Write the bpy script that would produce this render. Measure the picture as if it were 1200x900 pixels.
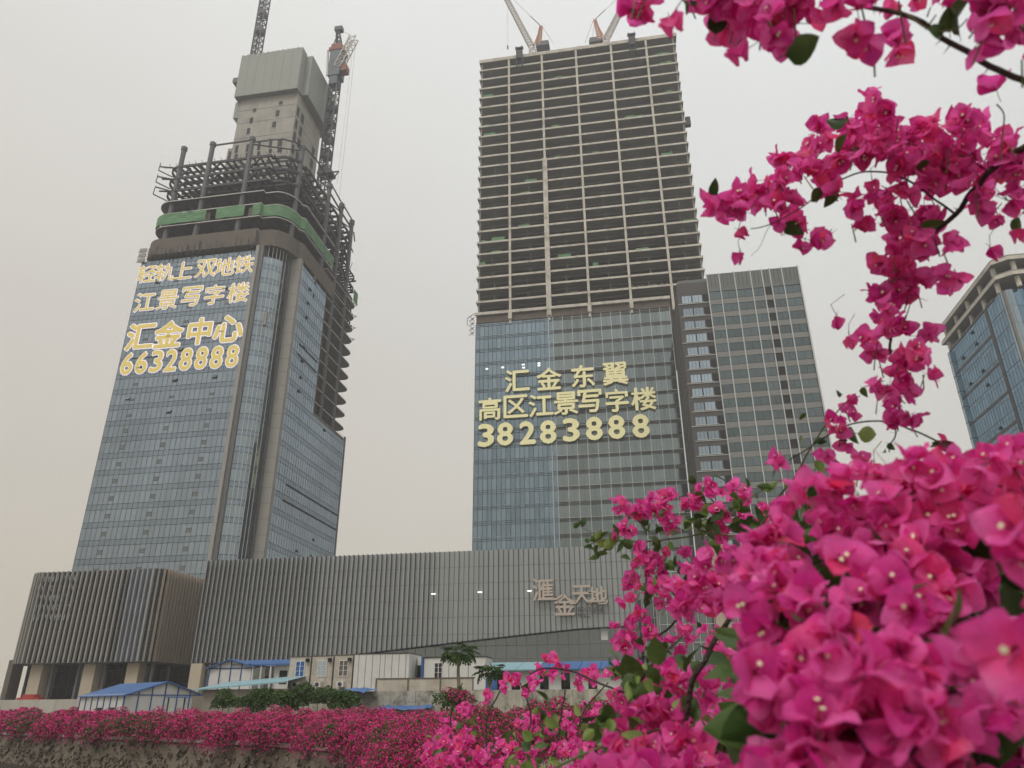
import bpy, math, random
from math import sin, cos, pi, radians, sqrt
from mathutils import Vector, Matrix, Euler, noise
import numpy as np
random.seed(7)
for _o in list(bpy.data.objects): bpy.data.objects.remove(_o)
scene = bpy.context.scene
COL = scene.collection

# ------------------------------------------------------------------ camera, world, sun, exposure
F, PITCH, ROLL, YAW = 868.0, radians(23.57), radians(-0.36), radians(9.5)
_R = Matrix.Rotation(YAW, 3, 'Z') @ Matrix(((1, 0, 0), (0, 0, -1), (0, 1, 0))) @ Matrix.Rotation(PITCH, 3, 'X') @ Matrix.Rotation(ROLL, 3, 'Z')
cam_d = bpy.data.cameras.new('camera'); cam = bpy.data.objects.new('camera', cam_d); COL.objects.link(cam)
cam.matrix_world = _R.to_4x4()
cam_d.sensor_width = 36.0; cam_d.lens = 36.0 * F / 1200.0
cam_d.clip_start = 0.05; cam_d.clip_end = 6000
cam_d.dof.use_dof = True; cam_d.dof.focus_distance = 14.0; cam_d.dof.aperture_fstop = cam_d.lens / 3.8
scene.camera = cam
SUN_EL, SUN_AZ = radians(52), radians(200)     # azimuth measured clockwise from +Y
world = bpy.data.worlds.new("World"); scene.world = world; world.use_nodes = True
wn, wl = world.node_tree.nodes, world.node_tree.links
wn.clear()
w_out = wn.new('ShaderNodeOutputWorld'); w_add = wn.new('ShaderNodeAddShader')
w_sky = wn.new('ShaderNodeTexSky'); w_sky.sky_type = 'NISHITA'; w_sky.sun_disc = False
w_sky.sun_elevation = SUN_EL; w_sky.sun_rotation = SUN_AZ; w_sky.dust_density = 6; w_sky.air_density = 1.5
w_b1 = wn.new('ShaderNodeBackground'); w_b1.inputs[1].default_value = 0.012
wl.new(w_sky.outputs[0], w_b1.inputs[0])
w_tc = wn.new('ShaderNodeTexCoord'); w_sep = wn.new('ShaderNodeSeparateXYZ'); wl.new(w_tc.outputs['Generated'], w_sep.inputs[0])
w_ns = wn.new('ShaderNodeTexNoise'); w_ns.inputs['Scale'].default_value = 1.3; w_ns.inputs['Detail'].default_value = 3; wl.new(w_tc.outputs['Generated'], w_ns.inputs['Vector'])
w_m1 = wn.new('ShaderNodeMath'); w_m1.operation = 'MULTIPLY_ADD'; w_m1.inputs[1].default_value = 0.30; wl.new(w_ns.outputs[0], w_m1.inputs[0]); wl.new(w_sep.outputs[2], w_m1.inputs[2])
w_rmp = wn.new('ShaderNodeValToRGB'); wl.new(w_m1.outputs[0], w_rmp.inputs[0])
for i, (p, c) in enumerate([(0.0, (.555, .50, .42)), (0.3, (.595, .545, .465)), (0.6, (.665, .635, .58)), (0.85, (.775, .77, .74)), (1.0, (.86, .865, .845))]):
    e = w_rmp.color_ramp.elements[i] if i < 2 else w_rmp.color_ramp.elements.new(p)
    e.position = p; e.color = (*c, 1)
w_mx = wn.new('ShaderNodeMix'); w_mx.data_type = 'RGBA'; w_mx.blend_type = 'MULTIPLY'; w_mx.inputs[0].default_value = 1
w_mr = wn.new('ShaderNodeMapRange'); w_mr.inputs[1].default_value = -0.6; w_mr.inputs[2].default_value = 0.6; wl.new(w_sep.outputs[0], w_mr.inputs[0])
w_r2 = wn.new('ShaderNodeValToRGB'); w_r2.color_ramp.elements[0].color = (.98, .97, .96, 1); w_r2.color_ramp.elements[1].color = (1.0, 1.03, 1.06, 1)
wl.new(w_mr.outputs[0], w_r2.inputs[0]); wl.new(w_rmp.outputs[0], w_mx.inputs[6]); wl.new(w_r2.outputs[0], w_mx.inputs[7])
w_b2 = wn.new('ShaderNodeBackground'); wl.new(w_mx.outputs[2], w_b2.inputs[0]); w_b2.inputs[1].default_value = 1.09
wl.new(w_b1.outputs[0], w_add.inputs[0]); wl.new(w_b2.outputs[0], w_add.inputs[1]); wl.new(w_add.outputs[0], w_out.inputs[0])
sun_d = bpy.data.lights.new('sun', 'SUN'); sun_d.energy = 1.1; sun_d.angle = radians(18); sun_d.color = (1, .95, .88)
sun = bpy.data.objects.new('sun', sun_d); COL.objects.link(sun)
_sd = Vector((sin(SUN_AZ) * cos(SUN_EL), cos(SUN_AZ) * cos(SUN_EL), sin(SUN_EL)))
sun.rotation_euler = _sd.to_track_quat('Z', 'Y').to_euler()
scene.view_settings.view_transform = 'Standard'; scene.view_settings.look = 'None'; scene.view_settings.exposure = 0.0; scene.view_settings.gamma = 1
try:
    scene.cycles.use_denoising = True; scene.cycles.denoiser = 'OPENIMAGEDENOISE'
    scene.cycles.max_bounces = 6; scene.cycles.diffuse_bounces = 3; scene.cycles.glossy_bounces = 3; scene.cycles.transmission_bounces = 3; scene.cycles.volume_bounces = 0
    scene.cycles.transparent_max_bounces = 6; scene.cycles.use_adaptive_sampling = True; scene.cycles.adaptive_threshold = 0.02
except Exception: pass

# ------------------------------------------------------------------ helpers
def ray(px, py): return _R @ Vector((px - 600, -(py - 450), -F))
def onY(px, py, Y): r = ray(px, py); return r * (Y / r.y)
def onX(px, py, X): r = ray(px, py); return r * (X / r.x)
def onD(px, py, d): return ray(px, py).normalized() * d

def tag(o, label=None, cat=None, group=None, kind=None):
    for k, v in (('label', label), ('category', cat), ('group', group), ('kind', kind)):
        if v: o[k] = v
    return o
def empty(name, loc, label, cat, group=None):
    o = bpy.data.objects.new(name, None); COL.objects.link(o); o.location = loc; o.empty_display_size = .1
    _W[o.name] = Matrix.Translation(Vector(loc))
    return tag(o, label, cat, group)
_W = {}
def adopt(o, parent):
    """parent an object whose data is in world coordinates to a thing's empty"""
    if parent is None: return
    o.parent = parent
    o.matrix_parent_inverse = wm(parent).inverted()
def wm(o):
    m = _W.get(o.name)
    return m if m is not None else Matrix.Identity(4)

class MB:
    def __init__(s): s.v = []; s.f = []; s.m = []
    def quad(s, a, b, c, d, m=0):
        n = len(s.v); s.v += [tuple(a), tuple(b), tuple(c), tuple(d)]; s.f.append((n, n+1, n+2, n+3)); s.m.append(m)
    def box(s, x0, x1, y0, y1, z0, z1, m=0):
        n = len(s.v)
        s.v += [(x0,y0,z0),(x1,y0,z0),(x1,y1,z0),(x0,y1,z0),(x0,y0,z1),(x1,y0,z1),(x1,y1,z1),(x0,y1,z1)]
        for q in ((0,3,2,1),(4,5,6,7),(0,1,5,4),(1,2,6,5),(2,3,7,6),(3,0,4,7)):
            s.f.append(tuple(n+i for i in q)); s.m.append(m)
        return s
    def obox(s, M, hx, hy, hz, m=0):
        n = len(s.v)
        for p in ((-1,-1,-1),(1,-1,-1),(1,1,-1),(-1,1,-1),(-1,-1,1),(1,-1,1),(1,1,1),(-1,1,1)):
            s.v.append(tuple(M @ Vector((p[0]*hx, p[1]*hy, p[2]*hz))))
        for q in ((0,3,2,1),(4,5,6,7),(0,1,5,4),(1,2,6,5),(2,3,7,6),(3,0,4,7)):
            s.f.append(tuple(n+i for i in q)); s.m.append(m)
        return s
    def beam(s, a, b, w, h=None, m=0):
        a, b = Vector(a), Vector(b); d = b - a; L = d.length
        if L < 1e-6: return s
        h = h or w; q = d.to_track_quat('Y', 'Z')
        return s.obox(Matrix.Translation((a+b)/2) @ q.to_matrix().to_4x4(), w/2, L/2, h/2, m)
    def prism(s, pts, z0, z1, m=0, ms=None):
        n = len(s.v); k = len(pts)
        s.v += [(p[0], p[1], z0) for p in pts] + [(p[0], p[1], z1) for p in pts]
        s.f.append(tuple(reversed(range(n, n+k)))); s.m.append(m)
        s.f.append(tuple(range(n+k, n+2*k))); s.m.append(m)
        for i in range(k):
            j = (i+1) % k; s.f.append((n+i, n+j, n+k+j, n+k+i)); s.m.append(m if ms is None else ms)
        return s
    def tube(s, pts, rad, sides=6, m=0):
        pts = [Vector(p) for p in pts]
        if not hasattr(rad, '__len__'): rad = [rad]*len(pts)
        n = len(s.v); up = Vector((0.13, .21, 1))
        for i, p in enumerate(pts):
            d = (pts[min(i+1, len(pts)-1)] - pts[max(i-1, 0)]).normalized()
            a = d.cross(up); a = a.normalized() if a.length > 1e-4 else Vector((1,0,0)); b = d.cross(a)
            for k in range(sides):
                t = 2*pi*k/sides; s.v.append(tuple(p + (a*cos(t) + b*sin(t))*rad[i]))
        for i in range(len(pts)-1):
            for k in range(sides):
                s.f.append((n+i*sides+k, n+i*sides+(k+1)%sides, n+(i+1)*sides+(k+1)%sides, n+(i+1)*sides+k)); s.m.append(m)
        s.f.append(tuple(n+k for k in range(sides))[::-1]); s.m.append(m)
        s.f.append(tuple(n+(len(pts)-1)*sides+k for k in range(sides))); s.m.append(m)
        return s
    def mesh(s, name, mats, smooth=False):
        me = bpy.data.meshes.new(name); me.from_pydata(s.v, [], s.f)
        for m in (mats if isinstance(mats, (list, tuple)) else [mats]): me.materials.append(m)
        me.polygons.foreach_set('material_index', s.m)
        if smooth: me.polygons.foreach_set('use_smooth', [True]*len(s.f))
        me.update(); return me
    def build(s, name, mats, parent=None, smooth=False, kind=None):
        o = bpy.data.objects.new(name, s.mesh(name, mats, smooth)); COL.objects.link(o); adopt(o, parent)
        if kind: o['kind'] = kind
        return o
def place(name, me, M, parent=None):
    o = bpy.data.objects.new(name, me); COL.objects.link(o)
    if parent is not None:
        o.parent = parent; o.matrix_basis = wm(parent).inverted() @ M
    else: o.matrix_basis = M
    _W[o.name] = M
    return o
T = Matrix.Translation
def bx(name, b, mat, parent=None, kind=None):
    return MB().box(*b).build(name, mat, parent, kind=kind)

# ------------------------------------------------------------------ materials
def mat(name, col, rough=.7, metal=0, var=.12, nscale=.35, bump=0.0, bscale=8.0, spec=.5, isl=0.0, obj=0.0, streak=0.0, coat=0.0, emit=None, grime=None):
    m = bpy.data.materials.new(name); m.use_nodes = True; N, L = m.node_tree.nodes, m.node_tree.links
    b = N['Principled BSDF']; b.inputs['Roughness'].default_value = rough; b.inputs['Metallic'].default_value = metal
    b.inputs['Specular IOR Level'].default_value = spec; b.inputs['Coat Weight'].default_value = coat
    tc = N.new('ShaderNodeTexCoord'); ge = N.new('ShaderNodeNewGeometry')
    def math_(op, a, c, v=None):
        n = N.new('ShaderNodeMath'); n.operation = op
        for i, x in enumerate((a, c)):
            if hasattr(x, 'name') and not isinstance(x, (int, float)): L.new(x, n.inputs[i])
            else: n.inputs[i].default_value = x
        return n.outputs[0]
    ns = N.new('ShaderNodeTexNoise'); ns.inputs['Scale'].default_value = nscale; ns.inputs['Detail'].default_value = 5; ns.inputs['Roughness'].default_value = .62
    L.new(ge.outputs['Position'], ns.inputs['Vector'])
    f = math_('SUBTRACT', ns.outputs[0], .5); f = math_('MULTIPLY', f, var*2)
    if streak:
        mp = N.new('ShaderNodeMapping'); mp.inputs['Scale'].default_value = (1.4, 1.4, .09); L.new(ge.outputs['Position'], mp.inputs[0])
        n2 = N.new('ShaderNodeTexNoise'); n2.inputs['Scale'].default_value = 1.0; n2.inputs['Detail'].default_value = 6; L.new(mp.outputs[0], n2.inputs['Vector'])
        f = math_('ADD', f, math_('MULTIPLY', math_('SUBTRACT', n2.outputs[0], .5), streak*2))
    if isl: f = math_('ADD', f, math_('MULTIPLY', math_('SUBTRACT', ge.outputs['Random Per Island'], .5), isl*2))
    if obj:
        oi = N.new('ShaderNodeObjectInfo'); f = math_('ADD', f, math_('MULTIPLY', math_('SUBTRACT', oi.outputs['Random'], .5), obj*2))
    f = math_('ADD', f, 1.0)
    mx = N.new('ShaderNodeVectorMath'); mx.operation = 'SCALE'; mx.inputs[0].default_value = col[:3]; L.new(f, mx.inputs['Scale'])
    src = mx.outputs[0]
    if grime:
        gc, amt, gs = grime
        n3 = N.new('ShaderNodeTexNoise'); n3.inputs['Scale'].default_value = gs; n3.inputs['Detail'].default_value = 7; n3.inputs['Roughness'].default_value = .7; L.new(ge.outputs['Position'], n3.inputs['Vector'])
        rr = N.new('ShaderNodeMapRange'); rr.inputs[1].default_value = .48; rr.inputs[2].default_value = .68; rr.inputs[4].default_value = amt; L.new(n3.outputs[0], rr.inputs[0])
        mm = N.new('ShaderNodeMix'); mm.data_type = 'RGBA'; mm.inputs[7].default_value = (*gc, 1); L.new(rr.outputs[0], mm.inputs[0]); L.new(src, mm.inputs[6]); src = mm.outputs[2]
    L.new(src, b.inputs['Base Color'])
    if emit:
        L.new(src, b.inputs['Emission Color']); b.inputs['Emission Strength'].default_value = emit
    if bump:
        n4 = N.new('ShaderNodeTexNoise'); n4.inputs['Scale'].default_value = bscale; n4.inputs['Detail'].default_value = 6; L.new(ge.outputs['Position'], n4.inputs['Vector'])
        bp = N.new('ShaderNodeBump'); bp.inputs['Strength'].default_value = bump; bp.inputs['Distance'].default_value = .1; L.new(n4.outputs[0], bp.inputs['Height']); L.new(bp.outputs[0], b.inputs['Normal'])
    return m
def glass(name, dark, tint, refl=.6, rough=.07, isl=.25, obj=.25, wob=.02):
    """coated facade glass: dark room behind, tinted mirror coat in front"""
    m = bpy.data.materials.new(name); m.use_nodes = True; N, L = m.node_tree.nodes, m.node_tree.links
    N.clear(); out = N.new('ShaderNodeOutputMaterial'); mixs = N.new('ShaderNodeMixShader')
    d = N.new('ShaderNodeBsdfDiffuse'); g = N.new('ShaderNodeBsdfGlossy'); g.inputs['Roughness'].default_value = rough
    ge = N.new('ShaderNodeNewGeometry'); oi = N.new('ShaderNodeObjectInfo')
    a = N.new('ShaderNodeMath'); a.operation = 'ADD'; L.new(ge.outputs['Random Per Island'], a.inputs[0]); L.new(oi.outputs['Random'], a.inputs[1])
    fr = N.new('ShaderNodeMath'); fr.operation = 'FRACT'; L.new(a.outputs[0], fr.inputs[0])
    nz = N.new('ShaderNodeTexNoise'); nz.inputs['Scale'].default_value = .055; nz.inputs['Detail'].default_value = 4; L.new(ge.outputs['Position'], nz.inputs['Vector'])
    s = N.new('ShaderNodeMath'); s.operation = 'MULTIPLY_ADD'; s.inputs[1].default_value = isl; s.inputs[2].default_value = .72 - isl*.5; L.new(fr.outputs[0], s.inputs[0])
    s2 = N.new('ShaderNodeMath'); s2.operation = 'MULTIPLY_ADD'; s2.inputs[1].default_value = .5; L.new(nz.outputs[0], s2.inputs[0]); L.new(s.outputs[0], s2.inputs[2])
    for sh, c in ((d, dark), (g, tint)):
        v = N.new('ShaderNodeVectorMath'); v.operation = 'SCALE'; v.inputs[0].default_value = c; L.new(s2.outputs[0], v.inputs['Scale']); L.new(v.outputs[0], sh.inputs[0])
    bn = N.new('ShaderNodeTexNoise'); bn.inputs['Scale'].default_value = .7; bn.inputs['Detail'].default_value = 2; L.new(ge.outputs['Position'], bn.inputs['Vector'])
    bp = N.new('ShaderNodeBump'); bp.inputs['Strength'].default_value = wob*5; bp.inputs['Distance'].default_value = .05; L.new(bn.outputs[0], bp.inputs['Height']); L.new(bp.outputs[0], g.inputs['Normal'])
    mixs.inputs[0].default_value = refl; L.new(d.outputs[0], mixs.inputs[1]); L.new(g.outputs[0], mixs.inputs[2]); L.new(mixs.outputs[0], out.inputs[0])
    return m

M_glass1 = glass('glass_west_tower', (.05, .075, .10), (.44, .525, .60), isl=.13)
M_glass1b = glass('glass_west_tower_bay', (.07, .09, .10), (.40, .48, .53))
M_spand1 = glass('spandrel_west_tower', (.06, .08, .09), (.35, .43, .51), isl=.13)
M_glass2 = glass('glass_east_blue', (.05, .07, .085), (.34, .45, .535), isl=.3)
M_glass2b = glass('glass_east_green', (.05, .06, .058), (.32, .38, .39), isl=.35)
M_spand2 = mat('spandrel_east', (.10, .11, .11), .4, isl=.3, spec=.6)
M_glassA = glass('glass_annex', (.035, .045, .047), (.20, .25, .26), isl=.3)
M_glassW = glass('glass_flat_window', (.10, .13, .16), (.50, .60, .68), isl=.4)
M_glassR = glass('glass_right_tower', (.05, .08, .115), (.28, .43, .56), isl=.25)
M_glassR2 = glass('glass_right_corner', (.12, .16, .18), (.5, .6, .66), isl=.3)
M_glassP = glass('glass_mall_dark', (.008, .009, .01), (.06, .07, .075), isl=.6)
M_glassL = glass('glass_mall_band', (.05, .06, .065), (.30, .335, .345), isl=.2)
M_glassB = glass('glass_mall_blue', (.10, .12, .17), (.46, .52, .66), isl=.3)
M_mull = mat('dark_mullion', (.035, .04, .045), .5)
M_mullw = mat('white_mullion', (.62, .64, .63), .4)
M_conc = mat('raw_concrete', (.30, .285, .25), .9, var=.25, nscale=.25, bump=.3, bscale=3, streak=.2, grime=((.16, .14, .12), .5, .5))
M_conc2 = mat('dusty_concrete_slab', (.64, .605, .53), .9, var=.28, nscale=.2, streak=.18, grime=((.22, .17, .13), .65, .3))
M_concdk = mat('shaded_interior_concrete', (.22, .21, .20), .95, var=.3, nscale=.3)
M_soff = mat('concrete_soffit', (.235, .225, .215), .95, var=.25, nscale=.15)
M_core = mat('core_concrete', (.42, .40, .36), .9, var=.2, nscale=.12, bump=.3, streak=.22, grime=((.18, .17, .15), .5, .2))
M_form = mat('climbing_formwork_sheet', (.29, .31, .28), .6, var=.1, nscale=.1, streak=.06)
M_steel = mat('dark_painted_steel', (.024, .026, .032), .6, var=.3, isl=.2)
M_steelc = mat('grey_steel_column', (.11, .115, .125), .6, var=.25, nscale=.3)
M_deck = mat('slab_edge_pale', (.42, .41, .38), .8, var=.2)
M_edge = mat('pale_slab_edge_trim', (.55, .52, .50), .7, var=.25)
M_net = mat('green_safety_net', (.13, .28, .14), .85, var=.4, nscale=.5, bump=.5, bscale=1.0)
M_brown = mat('brown_soffit_board', (.15, .125, .105), .85, var=.3, nscale=.3, grime=((.06, .05, .045), .6, .6))
M_pier = mat('stone_pier', (.34, .33, .30), .7, var=.1)
M_pierd = mat('dark_metal_pier', (.12, .125, .125), .5, var=.15)
M_fin = mat('stone_fin', (.30, .29, .265), .7, var=.15, nscale=.3, obj=.08)
M_finb = mat('sandstone_side_fin', (.36, .30, .24), .7, var=.12)
M_fingrey = mat('pale_grey_fin_edge', (.33, .335, .325), .6, var=.12, obj=.06)
M_fing = mat('grey_metal_fin', (.12, .125, .125), .5, var=.2)
M_panel = mat('grey_mall_panel', (.345, .37, .378), .3, metal=.3, var=.08, nscale=.1, obj=.06, spec=.6)
M_cream = mat('cream_stone_column', (.50, .43, .33), .75, var=.12, streak=.08)
M_black = mat('black_recess', (.012, .013, .014), .7)
M_brick = mat('dark_grey_brick', (.115, .11, .108), .9, var=.2, nscale=2, bump=.4, bscale=4)
M_panA = mat('annex_spandrel', (.235, .235, .225), .5, var=.1, isl=.06)
M_louv = mat('annex_louvre_panel', (.16, .17, .165), .5, var=.15)
M_white = mat('white_container_wall', (.62, .62, .60), .6, var=.06, streak=.10, grime=((.35, .31, .26), .25, .8))
M_whited = mat('dirty_cabin_wall', (.50, .46, .39), .7, var=.12, streak=.3, grime=((.25, .2, .15), .6, .9))
M_blue = mat('blue_metal_roof', (.05, .14, .36), .45, var=.15)
M_bluel = mat('pale_blue_roof', (.25, .42, .48), .5, var=.12)
M_bluef = mat('blue_steel_frame', (.03, .10, .30), .5)
M_greyw = mat('grey_rendered_wall', (.26, .24, .20), .9, var=.2, streak=.25, bump=.3)
M_ret = mat('stained_retaining_wall', (.40, .38, .32), .95, var=.3, streak=.9, nscale=.9, bump=.4, grime=((.07, .065, .05), .9, 1.1))
M_plinth = mat('pale_plinth_stone', (.46, .44, .39), .85, var=.12, streak=.12)
M_curb = mat('concrete_coping', (.35, .34, .30), .9, var=.2, nscale=1.5)
M_rock = mat('muddy_rubble_stone', (.155, .13, .10), .95, var=.4, nscale=.7, bump=.35, bscale=2.5, isl=.25)
M_mud = mat('river_mud', (.07, .058, .042), .9, var=.4, nscale=.4, bump=.5, bscale=1.0)
M_ground = mat('bare_ground', (.20, .185, .15), .95, var=.35, nscale=.2, bump=.4, bscale=1.5)
M_water = mat('river_water', (.03, .03, .022), .22, var=.2, bump=.5, bscale=.8, spec=.5)
M_crw = mat('crane_pale_lattice', (.55, .50, .46), .6)
M_cror = mat('crane_orange_lattice', (.55, .24, .13), .6)
M_crdk = mat('crane_dark_lattice', (.05, .055, .07), .6)
M_crblue = mat('crane_blue_cab', (.025, .05, .08), .5, var=.3)
M_crred = mat('crane_red_counterweight', (.28, .10, .07), .7)
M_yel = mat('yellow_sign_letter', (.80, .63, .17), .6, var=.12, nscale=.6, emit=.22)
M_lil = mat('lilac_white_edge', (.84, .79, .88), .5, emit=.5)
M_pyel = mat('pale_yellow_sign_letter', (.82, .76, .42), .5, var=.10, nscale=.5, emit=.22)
M_dkside = mat('letter_return', (.18, .17, .12), .6)
M_beige = mat('beige_metal_letter', (.50, .43, .37), .5)
M_ink = mat('small_dark_lettering', (.10, .09, .085), .6)
M_bark = mat('bougainvillea_bark', (.075, .055, .045), .85, var=.4, nscale=30, bump=.6, bscale=120)
M_barkg = mat('green_young_stem', (.12, .12, .05), .75, var=.3, nscale=30)
M_bark2 = mat('papaya_trunk', (.22, .2, .15), .9, var=.3, nscale=3)
M_lamp = mat('lit_work_lamp', (1, .98, .9), .5, var=0, emit=1.6)
M_redcar = mat('red_paint', (.42, .035, .03), .4)

def petal_mat(name, c1, c2, trans=.45, rough=.55, objr=True, vein=0.0, size=1.0, hue=None):
    m = bpy.data.materials.new(name); m.use_nodes = True; N, L = m.node_tree.nodes, m.node_tree.links
    N.clear(); out = N.new('ShaderNodeOutputMaterial'); b = N.new('ShaderNodeBsdfPrincipled'); t = N.new('ShaderNodeBsdfTranslucent'); mx = N.new('ShaderNodeMixShader')
    ge = N.new('ShaderNodeNewGeometry'); oi = N.new('ShaderNodeObjectInfo')
    a = N.new('ShaderNodeMath'); a.operation = 'ADD'; L.new(ge.outputs['Random Per Island'], a.inputs[0]); L.new(oi.outputs['Random'], a.inputs[1])
    fr = N.new('ShaderNodeMath'); fr.operation = 'FRACT'; L.new(a.outputs[0], fr.inputs[0])
    r = N.new('ShaderNodeValToRGB'); r.color_ramp.elements[0].color = (*c1, 1); r.color_ramp.elements[1].color = (*c2, 1)
    if hue: e = r.color_ramp.elements.new(.93); e.color = (*c1, 1); r.color_ramp.elements[2].color = (*hue, 1); e2 = r.color_ramp.elements.new(.86); e2.color = (*c2, 1)
    L.new(fr.outputs[0], r.inputs[0])
    ns = N.new('ShaderNodeTexNoise'); ns.inputs['Scale'].default_value = 55/size; ns.inputs['Detail'].default_value = 4; L.new(ge.outputs['Position'], ns.inputs['Vector'])
    s = N.new('ShaderNodeMath'); s.operation = 'MULTIPLY_ADD'; s.inputs[1].default_value = .7; s.inputs[2].default_value = .68; L.new(ns.outputs[0], s.inputs[0])
    v = N.new('ShaderNodeVectorMath'); v.operation = 'SCALE'; L.new(s.outputs[0], v.inputs['Scale'])
    if hue:
        n2 = N.new('ShaderNodeTexNoise'); n2.inputs['Scale'].default_value = 16/size; n2.inputs['Detail'].default_value = 3; L.new(ge.outputs['Position'], n2.inputs['Vector'])
        mr = N.new('ShaderNodeMapRange'); mr.inputs[1].default_value = .52; mr.inputs[2].default_value = .70; mr.inputs[4].default_value = .6; L.new(n2.outputs[0], mr.inputs[0])
        hm = N.new('ShaderNodeMix'); hm.data_type = 'RGBA'; hm.inputs[7].default_value = (1.0, .13, .33, 1); L.new(mr.outputs[0], hm.inputs[0]); L.new(r.outputs[0], hm.inputs[6])
        n3 = N.new('ShaderNodeTexNoise'); n3.inputs['Scale'].default_value = 30/size; L.new(ge.outputs['Position'], n3.inputs['Vector'])
        m3 = N.new('ShaderNodeMapRange'); m3.inputs[1].default_value = .55; m3.inputs[2].default_value = .75; m3.inputs[4].default_value = .5; L.new(n3.outputs[0], m3.inputs[0])
        h3 = N.new('ShaderNodeMix'); h3.data_type = 'RGBA'; h3.inputs[7].default_value = (1.0, .36, .66, 1); L.new(m3.outputs[0], h3.inputs[0]); L.new(hm.outputs[2], h3.inputs[6]); L.new(h3.outputs[2], v.inputs[0])
    else: L.new(r.outputs[0], v.inputs[0])
    L.new(v.outputs[0], b.inputs['Base Color']); L.new(v.outputs[0], t.inputs[0]); b.inputs['Roughness'].default_value = rough; b.inputs['Specular IOR Level'].default_value = .25
    if vein:
        w = N.new('ShaderNodeTexNoise'); w.inputs['Scale'].default_value = 160/size; w.inputs['Detail'].default_value = 3; L.new(ge.outputs['Position'], w.inputs['Vector'])
        bp = N.new('ShaderNodeBump'); bp.inputs['Strength'].default_value = vein; bp.inputs['Distance'].default_value = .003*size; L.new(w.outputs[0], bp.inputs['Height']); L.new(bp.outputs[0], b.inputs['Normal'])
    mx.inputs[0].default_value = trans; L.new(b.outputs[0], mx.inputs[1]); L.new(t.outputs[0], mx.inputs[2]); L.new(mx.outputs[0], out.inputs[0])
    return m
PINK1, PINK2, PINKR = (.72, .032, .32), (.99, .19, .59), (1.0, .12, .24)
M_bract = petal_mat('magenta_bract', PINK1, PINK2, .5, vein=.5, hue=PINKR)
M_bractm = petal_mat('magenta_bract_mass', PINK1, PINK2, .4, size=2, hue=PINKR)
M_hedge = petal_mat('crimson_bract_mass', (.42, .014, .11), (.88, .07, .34), .3, size=12)
M_leaf = petal_mat('bougainvillea_leaf', (.035, .075, .022), (.09, .15, .04), .25, rough=.4, vein=.3)
M_leafy = petal_mat('young_leaf', (.16, .26, .06), (.24, .33, .10), .35, rough=.4)
M_leafd = petal_mat('shrub_leaf', (.03, .07, .02), (.09, .15, .035), .25, size=12)
M_bractt = petal_mat('bract_tube', (.55, .04, .22), (.6, .10, .25), .2)
M_haze = bpy.data.materials.new('haze_air'); M_haze.use_nodes = True
M_haze.node_tree.nodes.clear(); _ho = M_haze.node_tree.nodes.new('ShaderNodeOutputMaterial'); _hv = M_haze.node_tree.nodes.new('ShaderNodeVolumePrincipled')
_hv.inputs['Color'].default_value = (.92, .92, .93, 1); _hv.inputs['Density'].default_value = .0007; _hv.inputs['Anisotropy'].default_value = .2
M_haze.node_tree.links.new(_hv.outputs[0], _ho.inputs['Volume'])
M_cream_f = mat('cream_tube_flower', (.80, .72, .50), .6, var=.05)

# ------------------------------------------------------------------ ground, river, embankment
BANK = [(-400, 290), (-240, 190), (-150, 127), (-95, 92), (-62, 69), (-44, 59), (-31, 51.5), (-22.5, 46.5), (-16, 41), (-10.5, 33), (-7.2, 25), (-5, 17), (-3.8, 8), (-3.6, 0), (-4, -40), (-4, -400)]
def bank_pt(i_f):
    i = min(int(i_f), len(BANK)-2); t = i_f - i
    a, b = Vector(BANK[i]), Vector(BANK[i+1]); return a.lerp(b, t)
mb = MB()
pts = [(-3000, 3000), (-3000, 1400), (-900, 560)] + BANK + [(3000, -400), (3000, 3000)]
mb.prism([(x, y) for x, y in pts], -8, -2.06)
tag(mb.build('ground', M_ground), kind='structure')
tag(MB().box(-3000, 400, -1500, 2500, -9, -4.6).build('riverbed', M_mud), kind='structure')
mbw = MB(); mbw.box(-3000, -3.0, -1400, 2200, -4.5, -4.3); tag(mbw.build('river_water', M_water), kind='structure')
# rubble face of the bank: a bumpy sloping sheet with stones proud of it
mb = MB(); rnd = random.Random(3); prev = None
fr = []
i_f = 2.0
while i_f < 12.0:
    p = bank_pt(i_f); q = bank_pt(i_f + .01); d = (q - p).normalized(); n = Vector((d.y, -d.x))
    if n.x > 0: n = -n
    i = int(i_f); seg = (Vector(BANK[i+1]) - Vector(BANK[i])).length
    fr.append((p, n)); i_f += .8 / max(seg, .8)
rows = 7
for k in range(len(fr)):
    p, n = fr[k]
    for r in range(rows):
        t = r/(rows-1); z = -2.15 - t*2.5; off = .12 + t*.55 + noise.noise(Vector((p.x*.6, p.y*.6, z*1.3)))*.10
        mb.v.append((p.x + n.x*off, p.y + n.y*off, z + noise.noise(Vector((p.x, p.y, 3)))*.1))
for k in range(len(fr)-1):
    for r in range(rows-1):
        a = k*rows + r; mb.f.append((a, a+rows, a+rows+1, a+1)); mb.m.append(0)
bankface = tag(mb.build('embankment_slope', M_rock, smooth=False), kind='structure')
mb = MB()
for k in range(4200):
    u = rnd.random()**1.0 * (len(fr)-1); p, n = fr[int(u)]; t = rnd.random()**.8
    off = .16 + t*.55; z = -2.2 - t*2.2; s = rnd.uniform(.05, .15)*(1.5 if rnd.random() < .12 else 1)
    M = T((p.x + n.x*off + rnd.uniform(-.4, .4)*n.y, p.y + n.y*off - rnd.uniform(-.4, .4)*n.x, z)) @ Euler((rnd.uniform(0, 6),)*3).to_matrix().to_4x4()
    mb.obox(M, s*rnd.uniform(.6, 1.3), s*rnd.uniform(.5, 1), s*rnd.uniform(.4, .9))
o = mb.build('rubble_stones', M_rock, bankface, kind='stuff')
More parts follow.
